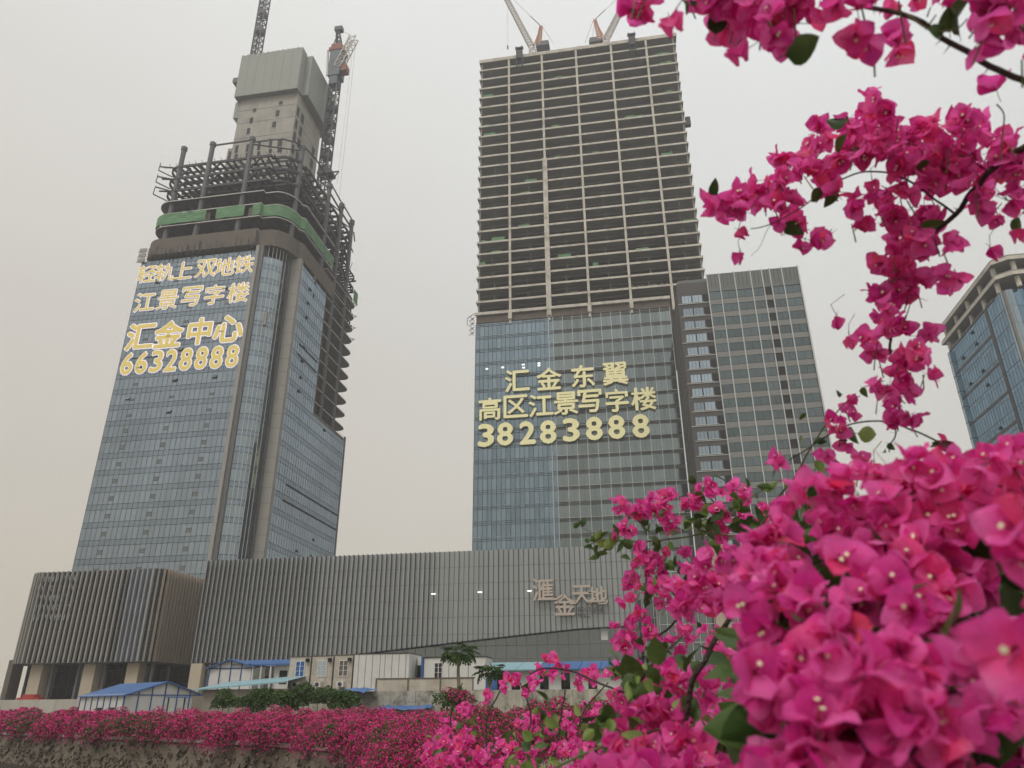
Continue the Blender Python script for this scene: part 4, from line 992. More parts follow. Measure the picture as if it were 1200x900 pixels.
for ch, px, py, h, w_ in (('滙', 636.5, 690.7, 3.9, 3.9), ('金', 662, 708.5, 3.6, 3.9), ('天', 682, 697, 3.3, 3.6), ('地', 701, 697.5, 3.1, 3.3)):
    p = onY(px, py, YSm); letter('letter', ch, p.x, p.z, YSm, h, [M_beige, M_mull], 1.2, .35, ms, w=w_)
a, b = onY(630, 702.5, YSm), onY(653, 702.0, YSm); q = MB(); q.beam(a, b, .4, .35); c = onY(659, 697, YSm); q.beam(b, c, .35, .35)
a, b = onY(668, 707.4, YSm), onY(675, 706.5, YSm); q.beam(a, b, .35, .35); q.beam(b, onY(680, 699, YSm), .35, .35); q.beam(onY(687, 705, YSm), onY(709, 704, YSm), .35, .35)
q.build('joining_strokes', M_beige, ms)
for word, x0, x1, py, h in (('BOUTIQUE', 677, 708.5, 713.8, .72), ('MALL', 677, 691.5, 720.6, .66)):
    for k, ch in enumerate(word):
        p = onY(x0 + (x1-x0)*(k+.5)/len(word), py, YSm); letter('small_letter', ch, p.x, p.z, YSm+.2, h, [M_ink, M_ink], 1.5, .15, ms, w=h*(.35 if ch == 'I' else .7))
q = MB()
for px in (636, 662, 682, 701): p = onY(px, 700, YSm); q.box(p.x-.05, p.x+.05, YSm+.1, YP, p.z-.05, p.z+.05)
q.build('mounting_bracket', M_mull, ms, kind='stuff')


# ------------------------------------------------------------------ yard behind the hedge: cabins, sheds, walls
def wallpanels(q, x0, x1, y, z0, z1, n, t=.06, mi=0): pass
# white and blue gabled shed, set askew
c0 = Vector((-58.9, 83.0)); dl = Vector((-.86, .51)).normalized(); dg_ = Vector((.51, .86)).normalized(); Ls, Lg = 11.9, 9.3; zb, ze, za = -2.0, 1.65, 3.0
SH = empty('site_shed', (c0.x, c0.y, zb), 'white panel shed with a bright blue gabled roof beyond the hedge at far left', 'shed')
def P3(l, g, z): p = c0 + dl*l + dg_*g; return (p.x, p.y, z)
npn = 7
for k in range(npn):
    q = MB(); a, b = Ls*k/npn + .06, Ls*(k+1)/npn - .06
    q.quad(P3(b, 0, zb), P3(a, 0, zb), P3(a, 0, ze), P3(b, 0, ze)); q.quad(P3(b, .1, ze), P3(a, .1, ze), P3(a, .1, zb), P3(b, .1, zb)); q.build('wall_panel', M_white, SH)
for k in range(6):
    q = MB(); a, b = Lg*k/6+.06, Lg*(k+1)/6-.06
    def zt(g): return ze + (za-ze)*(1-abs(g-Lg/2)/(Lg/2)) - .05
    q.quad(P3(0, a, zb), P3(0, b, zb), P3(0, b, zt(b)), P3(0, a, zt(a))); q.build('wall_panel', M_white, SH)
MB().prism([P3(.1, .15, 0)[:2], P3(Ls, .15, 0)[:2], P3(Ls, Lg, 0)[:2], P3(.1, Lg, 0)[:2]], zb, ze-.1).build('inner_wall', M_white, SH)
for s_, (g0, g1) in enumerate(((-.35, Lg/2), (Lg+.35, Lg/2))):
    q = MB(); zz = ze - .15 if s_ == 0 else ze - .15
    for t in range(12):
        l0, l1 = -.4 + (Ls+.8)*t/12, -.4 + (Ls+.8)*(t+1)/12 - .03
        q.quad(P3(l0, g0, zz), P3(l1, g0, zz), P3(l1, g1, za+.05), P3(l0, g1, za+.05)); q.quad(P3(l0, g0, zz-.08), P3(l0, g1, za-.03), P3(l1, g1, za-.03), P3(l1, g0, zz-.08)); q.quad(P3(l0, g0, zz-.08), P3(l1, g0, zz-.08), P3(l1, g0, zz), P3(l0, g0, zz))
    q.build('roof_sheet', M_blue, SH)
q = MB()
for k in range(npn+1): q.beam(P3(Ls*k/npn, -.05, zb), P3(Ls*k/npn, -.05, ze-.1), .09)
q.beam(P3(-.05, 0, ze-.1), P3(-.05, Lg, ze-.1), .1)
for k in range(7): q.beam(P3(-.05, Lg*k/6, zb), P3(-.05, Lg*k/6, ze + (za-ze)*(1-abs(k-3)/3)-.1), .1)
q.beam(P3(-.42, -.35, ze-.2), P3(-.42, Lg/2, za), .14); q.beam(P3(-.42, Lg+.35, ze-.2), P3(-.42, Lg/2, za), .14)
q.build('blue_frame', M_bluef, SH)
q = MB()
for k in (1, 3): q.beam(P3(Ls*k/npn+.3, -.06, 0), P3(Ls*(k+1)/npn-.3, -.06, 0), .06, .45)
q.build('window', M_black, SH)
CP = empty('porch_canopy', (-52, 82, 1.2), 'thin blue canopy on dark posts in front of the blue roofed shed gable', 'canopy')
p = onY(198, 816.5, 80); r_ = onY(236, 815.5, 80)
MB().box(p.x, r_.x, 79.2, 81.5, p.z-.1, p.z).build('canopy_roof', M_blue, CP)
for x in (p.x+.3, p.x+2.2, r_.x-.2): MB().box(x-.06, x+.06, 79.5, 79.62, -2, p.z-.11).build('post', M_mull, CP)
# blue roofed cabin with porch
BH = empty('site_cabin', (-40, 73, 1.15), 'white cabin with a blue gabled roof and open porch below the ribbed mall front', 'cabin')
x0, x1, yb_ = -42.4, -37.9, 72.0
for k in range(4):
    a = x0 + (x1-x0)*k/4; b = x0 + (x1-x0)*(k+1)/4; xm = (x0+x1)/2
    f = lambda x: 3.75 + .7*(1-abs(x-xm)/((x1-x0)/2))
    q = MB(); q.quad((a+.04, yb_, 1.15), (b-.04, yb_, 1.15), (b-.04, yb_, f(b)-.05), (a+.04, yb_, f(a)-.05)); q.box(a+.04, b-.04, yb_+.02, yb_+.1, 1.15, 3.7); q.build('wall_panel', M_white, BH)
q = MB()
for k in range(5): a = x0 + (x1-x0)*k/4; q.box(a-.05, a+.05, yb_-.06, yb_-.01, 1.15, f(a)-.05)
q.box(x0, x1, yb_-.07, yb_-.01, 3.6, 3.7); q.build('blue_frame', M_bluef, BH)
q = MB(); xm = (x0+x1)/2
q.quad((x0-.3, yb_-.4, 3.66), (xm, yb_-.4, 4.5), (xm, yb_+8, 4.5), (x0-.3, yb_+8, 3.66)); q.quad((xm, yb_-.4, 4.5), (x1+.2, yb_-.4, 3.8), (x1+.2, yb_+8, 3.8), (xm, yb_+8, 4.5))
q.quad((x0-.3, yb_-.4, 3.58), (x0-.3, yb_-.4, 3.66), (xm, yb_-.4, 4.5), (xm, yb_-.4, 4.40)); q.quad((xm, yb_-.4, 4.4), (xm, yb_-.4, 4.5), (x1+.2, yb_-.4, 3.8), (x1+.2, yb_-.4, 3.7)); q.build('gable_roof', M_blue, BH)
q = MB()
for k in range(10): a = xm + (-33.9-xm)*k/10; b = xm + (-33.9-xm)*(k+1)/10-.03; t0 = 4.5-.05*k; q.quad((a, yb_-.3, 4.0), (b, yb_-.3, 4.0), (b, yb_+4, 4.62), (a, yb_+4, 4.62))
q.box(x1, -33.9, yb_-.32, yb_-.25, 3.86, 4.0); q.build('porch_roof', M_blue, BH)
MB().box(x1+.1, -33.95, 74.5, 79, 1.15, 3.95).build('porch_wall', M_white, BH)
MB().box(-35.8, -33.95, 72.4, 74.4, 1.15, 3.9).build('side_room', M_white, BH)
MB().box(-35.2, -34.4, 72.34, 72.39, 2.2, 3.4).build('window', M_black, BH); MB().box(-36.5, -36.0, 74.44, 74.49, 1.3, 3.2).build('door', M_bluef, BH)
for a, b in ((-37.7, -37.1), (-36.95, -36.55)): MB().box(a, b, 74.43, 74.48, 2.2, 3.0).build('window', M_brown, BH)
for x in (-37.75, -36.9, -35.9): MB().box(x-.07, x+.07, yb_-.2, yb_-.05, 1.15, 3.85).build('post', M_white, BH)
# grey lean-to with pale blue roof
LT = empty('lean_to_shed', (-33, 62, -.6), 'grey rendered lean-to shed with pale blue sheet roof in front of the cabins', 'shed')
MB().box(-36.6, -29.5, 61.8, 66, -2, 1.5).build('wall', M_greyw, LT)
q = MB()
for k in range(12):
    a, b = -37.2 + 8.1*k/12, -37.2 + 8.1*(k+1)/12-.03; za_ = 1.52 + .045*k
    q.quad((a, 61.2, za_), (b, 61.2, za_+.04), (b, 66.5, za_+.75), (a, 66.5, za_+.7)); q.quad((a, 61.2, za_-.1), (b, 61.2, za_-.06), (b, 61.2, za_+.04), (a, 61.2, za_))
q.build('roof_sheet', M_bluel, LT)
q = MB()
for k in range(13):
    for j in range(3):
        if (k+j) % 2: q.box(-35.8+k*.25, -35.6+k*.25, 61.74, 61.79, .42+j*.16, .56+j*.16)
q.build('lattice_bricks', M_brown, LT, kind='stuff')
# row of three dirty cabins
def window_part(parent, x, y, z0, w, h, glassm, curtain=None):
    f = MB(); f.box(x-w/2-.06, x+w/2+.06, y-.06, y-.01, z0-.06, z0); f.box(x-w/2-.06, x+w/2+.06, y-.06, y-.01, z0+h, z0+h+.06)
    for xx in (x-w/2-.06, x-.03, x+w/2): f.box(xx, xx+.06, y-.06, y-.01, z0, z0+h)
    for zz in (z0+h*.35, z0+h*.68): f.box(x-w/2, x+w/2, y-.05, y-.02, zz, zz+.03)
    wo = f.build('window', M_mullw, parent); MB().box(x-w/2, x+w/2, y-.015, y-.005, z0, z0+h).build('pane', glassm, wo)
for k, (xa, xb, lab, gm) in enumerate([(-30.75, -28.75, 'stained cream cabin with a blue window, leftmost of three, beside the blue porch roof', M_bluef), (-28.7, -26.7, 'stained cream cabin with a pale blue window, middle of three side by side', M_glassW), (-26.65, -24.9, 'stained cream cabin with a barred brown window next to the plain white container', M_brown)]):
    CB = empty('site_cabin', (xa, 65, 1.15), lab, 'cabin', 'stained cabins in a row behind the shrubs')
    MB().box(xa, xb, 65, 68.5, 1.5, 4.12+.04*k).build('cabin_wall', M_whited, CB); MB().box(xa-.02, xb+.02, 64.95, 68.6, 4.13+.04*k, 4.2+.04*k).build('roof_edge', M_brown, CB)
    MB().box(xb-.05, xb+.04, 64.93, 64.99, 1.3, 4.1).build('corner_post', M_mull, CB)
    window_part(CB, (xa+xb)/2, 65, 2.55, .75, 1.2, gm)
    ac = MB().box(xa+.55, xa+1.15, 64.5, 64.99, 1.65, 2.1).build('air_conditioner', M_white, CB); MB().tube([(xa+.85, 64.48, 1.88), (xa+.85, 64.44, 1.88)], .17, 10).build('fan_grille', M_mull, ac)
    MB().box(xb-.45, xb-.2, 64.7, 64.98, 3.7, 4.0).build('flood_lamp', M_black, CB)
    MB().box(xa, xb, 65, 65.3, 1.15, 1.49).build('base', M_greyw, CB)
for xa, xb, lab in ((-24.8, -22.5, 'plain white container wall immediately right of the stained cabins'), (-22.45, -19.9, 'plain white container ending at the small open doorway')):
    WC = empty('white_container', (xa, 65, 1.15), lab, 'container')
    MB().box(xa, xb, 64.9, 68.5, 1.3, 4.25).build('body', M_white, WC); MB().box(xa, xb, 64.85, 68.6, 4.26, 4.33).build('roof_edge', M_mull, WC)
    q = MB()
    for x in np.arange(xa+.4, xb-.1, .62): q.box(x, x+.025, 64.88, 64.9, 1.35, 4.2)
    q.build('wall_grooves', M_mull, WC, kind='stuff')
C2 = empty('site_cabin', (-17, 66, 1.15), 'white cabin with one small dark window and blue corner post behind the papaya tree', 'cabin')
for a, b in ((-18.9, -16.7), (-16.65, -15.0), (-14.95, -13.5)): MB().box(a, b, 66, 69, 1.35, 3.95).build('wall_panel', M_white, C2)
window_part(C2, -17.6, 66, 2.35, .62, 1.15, M_black)
MB().box(-19.1, -18.92, 65.8, 66.1, 1.15, 4.0).build('blue_post', M_bluef, C2); MB().box(-19.8, -19.15, 67, 69, 1.2, 4.0).build('recess_wall', M_white, C2); MB().box(-19.75, -19.45, 66.9, 66.99, 1.5, 3.4).build('door', M_black, C2)
MB().box(-18.95, -13.45, 65.9, 69.1, 3.96, 4.03).build('roof_edge', M_mull, C2)
RW = empty('low_wall', (-16, 59, 1.1), 'stained cream low wall with brown top rail in front of the white cabins', 'wall')
for k in range(3): MB().box(-20.6+k*2.55, -18.1+k*2.55, 59, 59.2, 1.0, 2.02).build('wall_panel', M_whited, RW)
q = MB(); q.box(-20.7, -12.9, 58.95, 59.25, 2.03, 2.11); 
for k in range(4): q.box(-20.68+k*2.55, -20.6+k*2.55, 58.9, 58.98, 1, 2.02)
q.build('top_rail', M_brown, RW)
RT = empty('retaining_wall', (-15, 56.5, -1), 'weathered concrete retaining wall with dark streaks behind the pink hedge, centre', 'wall')
for k in range(9): MB().box(-28.5+k*2.9, -25.63+k*2.9, 57.2, 57.9, -2.2, 1.14).build('wall_panel', M_ret, RT)
BS = empty('storage_shed', (-8, 74, 1.15), 'long low shed with blue sheet roof under the grey mall glass, right of papaya trees', 'shed')
MB().box(-15.6, -.5, 74, 79, 1.15, 3.3).build('wall', M_white, BS)
for k in range(8):
    a = onY(563 + k*23, 0, 1).x; xa = -15.9 + k*1.95
    MB().obox(T((xa+.96, 75.6, 3.62)) @ Euler((radians(10), 0, 0)).to_matrix().to_4x4(), .95, 2.6, .05).build('roof_sheet', M_blue if k > 2 else M_bluel, BS)
for x in (-13.6, -12.2, -9.5, -7.5, -5): MB().box(x-.4, x+.4, 73.94, 73.99, 1.5, 2.9).build('window', M_glassP, BS)
tk = empty('water_tank', onY(576, 798, 60), 'small blue barrel standing beside the shorter papaya tree', 'barrel')
p = onY(576, 798, 60); MB().tube([(p.x, p.y, p.z-1.2), (p.x, p.y, p.z-.9), (p.x, p.y, p.z+.2), (p.x, p.y, p.z+.3)], [.4, .45, .45, .3], 14).build('barrel_body', M_bluef, tk, smooth=True)
for i_, (px, py, w_, lab) in enumerate([(415, 809, 1.3, 'crumpled blue tarpaulin lying at the right end of the green shrubs'), (472, 829, 2.0, 'flat blue tarpaulin half hidden by the pink hedge below the concrete wall')]):
    p = onY(px, py, 56); q = MB(); n = 8
    for a in range(n):
        for b in range(4):
            f = lambda i, j: (p.x-w_+2*w_*i/n, p.y-1.5+j*.8, p.z-.12+.07*j+.18*noise.noise(Vector((i*.7, j*.8, px))))
            q.quad(f(a, b), f(a+1, b), f(a+1, b+1), f(a, b+1))
    tag(q.build('tarpaulin', M_blue), lab, 'tarpaulin')

# ------------------------------------------------------------------ plant kit
def unit(r):
    while True:
        v = Vector((r.uniform(-1, 1), r.uniform(-1, 1), r.uniform(-1, 1)))
        if .05 < v.length < 1: return v.normalized()
def bract_grid(q, phi, L, th0, th1, wid, cup, rnd, m=0, nu=4, nv=6, curl=0.0, rot=None):
    base = len(q.v); r = z = 0.0; pts = []
    er = Vector((cos(phi), sin(phi), 0)); et = Vector((-sin(phi), cos(phi), 0)); ez = Vector((0, 0, 1)); wv = rnd.uniform(0, 6)
    for j in range(nv+1):
        t = j/nv; th = th0 + (th1-th0)*t**.8 + curl*t**3
        if j: r += sin(th)*L/nv; z += cos(th)*L/nv
        w = wid*L*(max(0, sin(pi*min(1, t**.66)))**.62*(1-.22*t) + (.08 if j == 0 else 0))
        nrm = (ez*sin(th) - er*cos(th))
        for i in range(nu+1):
            u = 2*i/nu - 1
            p = er*(r+.02*L) + ez*z + et*(u*w) + nrm*(cup*w*u*u + .05*L*sin(wv + 6*t + 3*u)*abs(u) + .034*L*sin(wv*3 + 13*t - 5*u)*(.3+t))
            pts.append(p)
    for p in pts: q.v.append(tuple(p))
    for j in range(nv):
        for i in range(nu):
            a = base + j*(nu+1)+i; q.f.append((a, a+1, a+nu+2, a+nu+1)); q.m.append(m)
FL = []; rf = random.Random(21)
for k in range(9):
    q = MB(); tw = rf.uniform(0, 6)
    for b in range(3):
        bract_grid(q, tw + b*2*pi/3 + rf.uniform(-.25, .25), rf.uniform(.88, 1.1), radians(rf.uniform(5, 22)), radians(rf.uniform(42, 95)), rf.uniform(.50, .60), rf.uniform(-.55, .6), rf, 0, nv=7, curl=rf.uniform(-.5, .6))
    for b in range(3):
        a = tw + b*2*pi/3; t = Vector((cos(a)*.10, sin(a)*.10, .5 + rf.uniform(-.1, .1)))
        q.tube([(cos(a)*.03, sin(a)*.03, 0), (cos(a)*.07, sin(a)*.07, .25), tuple(t)], [.022, .032, .028], 5, 1)
        if rf.random() < .24:
            n = len(q.v); q.v.append((t.x, t.y, t.z+.03))
            for i in range(10): rr_ = .085 if i % 2 == 0 else .05; q.v.append((t.x+rr_*cos(i*pi/5), t.y+rr_*sin(i*pi/5), t.z+.015))
            for i in range(10): q.f.append((n, n+1+i, n+1+(i+1) % 10)); q.m.append(2)
    q.tube([(0, 0, .02), (.02, .01, -.25), (.06, 0, -.5)], [.02, .016, .014], 4, 3)
    FL.append(q.mesh('flower', [M_bract, M_bractt, M_cream_f, M_barkg], True))
SF = []                                  # single bracts, buds
for k in range(3):
    q = MB(); 
    for b in range(3): bract_grid(q, b*2.09, 1, radians(2), radians(rf.uniform(8, 28)), .42, -.7, rf, 0, nv=5)
    q.tube([(0, 0, .02), (0, 0, -.4)], [.02, .016], 4, 1); SF.append(q.mesh('flower', [M_bract, M_barkg], True))
def leaf_mesh(name, m, wid=.36, droop=.5):
    q = MB(); n = 6
    for j in range(n+1):
        t = j/n; w = wid*(sin(pi*t**.75)**.8 if 0 < t < 1 else 0.0) + (.012 if j in (0, n) else 0); z = -droop*t*t*.6
        for u in (-1, -.5, 0, .5, 1): q.v.append((u*w, t, z + abs(u)*w*.35))
    for j in range(n):
        for i in range(4): a = j*5+i; q.f.append((a, a+1, a+6, a+5)); q.m.append(0)
    q.tube([(0, -.22, .03), (0, 0, 0)], .014, 4, 1)
    return q.mesh(name, [m, M_barkg], True)
LF = [leaf_mesh('leaf', M_leaf, .34, .3), leaf_mesh('leaf', M_leaf, .40, .9), leaf_mesh('leaf', M_leaf, .32, .6)]
LFY = [leaf_mesh('leaf', M_leafy, .36, .3), leaf_mesh('leaf', M_leafy, .30, .7)]
def orient(axis, spin):
    return axis.to_track_quat('Z', 'Y').to_matrix().to_4x4() @ Matrix.Rotation(spin, 4, 'Z')
class Plant:
    """collects flowers and leaves; the largest in the picture become parts, the rest one mass"""
    def __init__(s, thing, fcap=300, lcap=120): s.t = thing; s.fl = []; s.lf = []; s.fcap = fcap; s.lcap = lcap; s.tw = MB()
    def flower(s, p, L, axis, r, single=False): s.fl.append((L/p.length, (SF if single else FL)[r.randrange(3 if single else 9)], T(p) @ orient(axis, r.uniform(0, 6)) @ Matrix.Scale(L, 4)))
    def leaf(s, p, L, axis, r, young=False): s.lf.append((L/p.length, r.choice(LFY if young else LF), T(p) @ orient(axis, r.uniform(0, 6.3)) @ Matrix.Diagonal((L*r.uniform(.8, 1.2), L, L, 1))))
    def finish(s, fname, lname, mf, ml):
        for lst, cap, nm, mass in ((s.fl, s.fcap, 'flower', fname), (s.lf, s.lcap, 'leaf', lname)):
            lst.sort(key=lambda x: -x[0])
            for _, me, M in lst[:cap]: place(nm, me, M, s.t)
            rest = lst[cap:]
            if rest:
                V = []; Fc = []; Mi = []; off = 0; mats_ = []; smap = {}
                for _, me, M in rest:
                    n = len(me.vertices); v = np.empty(n*3, 'f'); me.vertices.foreach_get('co', v); v = v.reshape(-1, 3)
                    A = np.array(M); V.append(v @ A[:3, :3].T + A[:3, 3])
                    for pol in me.polygons: Fc.append([x+off for x in pol.vertices])
                    for pol in me.polygons:
                        m_ = me.materials[pol.material_index]
                        if m_.name not in smap: smap[m_.name] = len(mats_); mats_.append(m_)
                        Mi.append(smap[m_.name])
                    off += n
                me = bpy.data.meshes.new(mass); me.from_pydata(np.concatenate(V).tolist(), [], Fc)
                for m_ in mats_: me.materials.append(m_)
                me.polygons.foreach_set('material_index', Mi); me.polygons.foreach_set('use_smooth', [True]*len(Fc)); me.update()
                o = bpy.data.objects.new(mass, me); COL.objects.link(o); adopt(o, s.t); o['kind'] = 'stuff'
def stem_path(pts, r0, r1, wob=.004, seed=0, n=5):
    """smooth path through 3-D points with thorny irregularity"""
    out = []; P = [pts[0]] + list(pts) + [pts[-1]]
    for i in range(1, len(P)-2):
        p0, p1, p2, p3 = P[i-1], P[i], P[i+1], P[i+2]
        for k in range(n):
            t = k/n; q = .5*((2*p1) + (p2-p0)*t + (2*p0-5*p1+4*p2-p3)*t*t + (3*p1-p0-3*p2+p3)*t**3)
            out.append(q + Vector([noise.noise(q*30+Vector((j*7+seed, 0, 0)))*wob for j in range(3)]))
    out.append(P[-1]); N = len(out); return out, [r0 + (r1-r0)*i/(N-1) for i in range(N)]
def add_stem(pl, pxs, r0, r1, m=None, sides=7, seed=0, thorns=0, name='stem'):
    pts = [onD(a, b, d) for a, b, d in pxs]; path, rad = stem_path(pts, r0, r1, wob=r0*1.2, seed=seed)
    q = MB(); q.tube(path, rad, sides); r = random.Random(seed)
    for k in range(thorns):
        i = r.randrange(1, len(path)-1); d = unit(r); d = (d - d.project(path[i+1]-path[i])).normalized(); a = path[i] + d*rad[i]*.8
        q.tube([a, a + d*r.uniform(.006, .012)], [rad[i]*.28, .0002], 4)
    q.build(name, m or M_bark, pl.t, smooth=True); return path
def pxray(p): return Vector(p)
to_cam = lambda p: (-p).normalized()
def scatter(pl, blobs, d0, d1, L, r, leafp=.05, up=.35, spread=1.0):
    """flowers grouped in threes to sixes inside soft blobs given by where they hang"""
    for (cx, cy, rx, ry, n) in blobs:
        k = 0
        while k < n:
            a = r.uniform(0, 2*pi); rr_ = sqrt(r.random()); ex, ey = cx + rx*rr_*cos(a), cy + ry*rr_*sin(a); d = r.uniform(d0, d1); g = onD(ex, ey, d)
            m = r.randint(2, 4)
            for j in range(m):
                if k >= n: break
                off = unit(r)*L*r.uniform(.3, .9)*spread; p = g + off
                ax = (unit(r)*1.0 + to_cam(p)*.55 + off.normalized()*.5 + Vector((0, 0, up))).normalized()
                pl.flower(p, L*r.uniform(.82, 1.12), ax, r, single=(r.random() < .07)); k += 1
            if r.random() < leafp*6:
                off = unit(r)*L*1.1; pl.leaf(g + off, L*r.uniform(1.0, 1.5), (unit(r) + Vector((0, 0, .6))).normalized(), r, r.random() < .15)
            # pedicels reach back to the twig
            pl.tw.tube([g, g + Vector((r.uniform(-.5, .5), r.uniform(0, 1), r.uniform(-1.2, .2)))*L], [.0009, .0012], 4)
def inpoly(x, y, P):
    c = False; j = len(P)-1
    for i in range(len(P)):
        if (P[i][1] > y) != (P[j][1] > y) and x < (P[j][0]-P[i][0])*(y-P[i][1])/(P[j][1]-P[i][1])+P[i][0]: c = not c
        j = i
    return c
def polyfill(pl, P, n, dfun, L, r, leafn=0, leafy=.2, up=.3, dback=0.0):
    xs = [p[0] for p in P]; ys = [p[1] for p in P]; k = 0
    def samp():
        while True:
            x, y = r.uniform(min(xs), max(xs)), r.uniform(min(ys), max(ys))
            if inpoly(x, y, P): return x, y
    while k < n:
        x, y = samp(); d = dfun(x, y)*r.uniform(.95, 1.08); g = onD(x, y, d)
        for j in range(r.randint(2, 4)):
            off = unit(r)*L*r.uniform(.4, 1.0); p = g + off
            pl.flower(p, L*r.uniform(.8, 1.12), (unit(r) + to_cam(p)*.7 + off.normalized()*.4 + Vector((0, 0, up))).normalized(), r, single=r.random() < .06); k += 1
    for k in range(leafn):
        x, y = samp(); d = dfun(x, y)*(1 + dback)*r.uniform(.97, 1.1); pl.leaf(onD(x, y, d), L*r.uniform(1.1, 1.8), (unit(r) + Vector((0, 0, .5))).normalized(), r, r.random() < leafy)

# ------------------------------------------------------------------ bougainvillea in front of the lens: overhead branch
rp = random.Random(101)
B1 = Plant(empty('bougainvillea_branch', onD(1210, 100, 1.15), 'pink bougainvillea branch with a dark thorny stem crossing the top right corner', 'branch'))
add_stem(B1, [(1290, 150, 1.1), (1200, 97, 1.12), (1150, 70, 1.13), (1105, 45, 1.15), (1062, 18, 1.16), (1010, 6, 1.17), (940, -12, 1.2), (850, -30, 1.2), (760, -40, 1.2)], .0042, .0022, seed=1, thorns=10)
add_stem(B1, [(1062, 18, 1.16), (1095, 36, 1.14), (1120, 34, 1.12), (1133, 22, 1.1)], .0014, .0008, M_barkg, 5, 2)
add_stem(B1, [(860, -25, 1.2), (868, 5, 1.15), (862, 25, 1.12)], .0012, .0008, M_barkg, 5, 3); add_stem(B1, [(1168, 122, 1.3), (1176, 135, 1.3), (1174, 165, 1.32), (1172, 190, 1.32)], .0011, .0009, M_barkg, 5, 4)
scatter(B1, [(762, -8, 14, 10, 4), (745, -2, 14, 8, 3), (850, 8, 18, 12, 7), (878, 12, 22, 18, 10), (905, 18, 18, 14, 8), (935, 2, 20, 10, 7), (962, -4, 18, 8, 5), (912, 35, 8, 6, 2), (880, -4, 25, 10, 8), (820, -6, 20, 8, 5), (1010, 0, 10, 10, 3), (1025, 38, 7, 7, 2), (1050, 40, 8, 7, 3), (1055, 2, 10, 6, 3), (1095, 12, 10, 7, 3), (1152, 8, 14, 12, 5), (1176, 12, 18, 14, 7), (1195, 22, 10, 14, 4), (1190, 42, 8, 6, 3), (1198, 70, 5, 5, 1)], 1.05, 1.25, .033, rp, .03)
for px, py in ((785, 21), (862, 55)):
    p = onD(px, py, 1.08); B1.flower(p, .032, (Vector((.2, 0, -1)) + to_cam(p)*.3).normalized(), rp, True); B1.tw.tube([p, onD(px+15, py-22, 1.12), onD(px+40, py-45, 1.15)], [.001, .0008, .0008], 4)
p = onD(1168, 106, 1.3); B1.flower(p, .034, (Vector((0, 0, 1)) + to_cam(p)*.6).normalized(), rp)
for px, py, ax in ((1120, 20, (1, 0, .3)), (1113, 38, (-.6, 0, -1)), (1125, 42, (.7, 0, -.7)), (1105, 28, (-1, 0, .2)), (815, 10, (.3, 0, -1)), (808, 4, (.5, 0, -.6)), (1148, 20, (-.3, 0, -1))): B1.leaf(onD(px, py, 1.14), .03, Vector((rp.uniform(-1, 1), .8, .4)).normalized(), rp)
B1.tw.build('flower_stalks', M_barkg, B1.t, kind='stuff'); B1.finish('flower_mass', 'leaf_mass', None, None)

# the arching branch hanging from the right
rp = random.Random(77)
B2 = Plant(empty('bougainvillea_branch', onD(1215, 170, 1.5), 'arching pink bougainvillea branch hanging from the right edge in front of the sky', 'branch'))
add_stem(B2, [(1290, 110, 1.4), (1200, 172, 1.42), (1166, 198, 1.45), (1140, 225, 1.47), (1118, 253, 1.5), (1090, 276, 1.5), (1070, 305, 1.52), (1058, 335, 1.52), (1047, 362, 1.52), (1045, 400, 1.52), (1046, 430, 1.52), (1053, 462, 1.52), (1050, 500, 1.52), (1042, 530, 1.52)], .0058, .0011, seed=11, thorns=12)
add_stem(B2, [(1118, 250, 1.5), (1080, 222, 1.5), (1050, 205, 1.48), (1022, 200, 1.47), (990, 208, 1.46), (962, 225, 1.46), (935, 245, 1.45), (905, 262, 1.44), (880, 268, 1.44)], .002, .0009, seed=12)
add_stem(B2, [(1160, 202, 1.46), (1120, 178, 1.5), (1080, 172, 1.5), (1040, 165, 1.5)], .0016, .0009, seed=13); add_stem(B2, [(905, 262, 1.44), (898, 272, 1.44), (890, 290, 1.44), (880, 300, 1.44)], .0006, .0004, M_barkg, 4, 14)
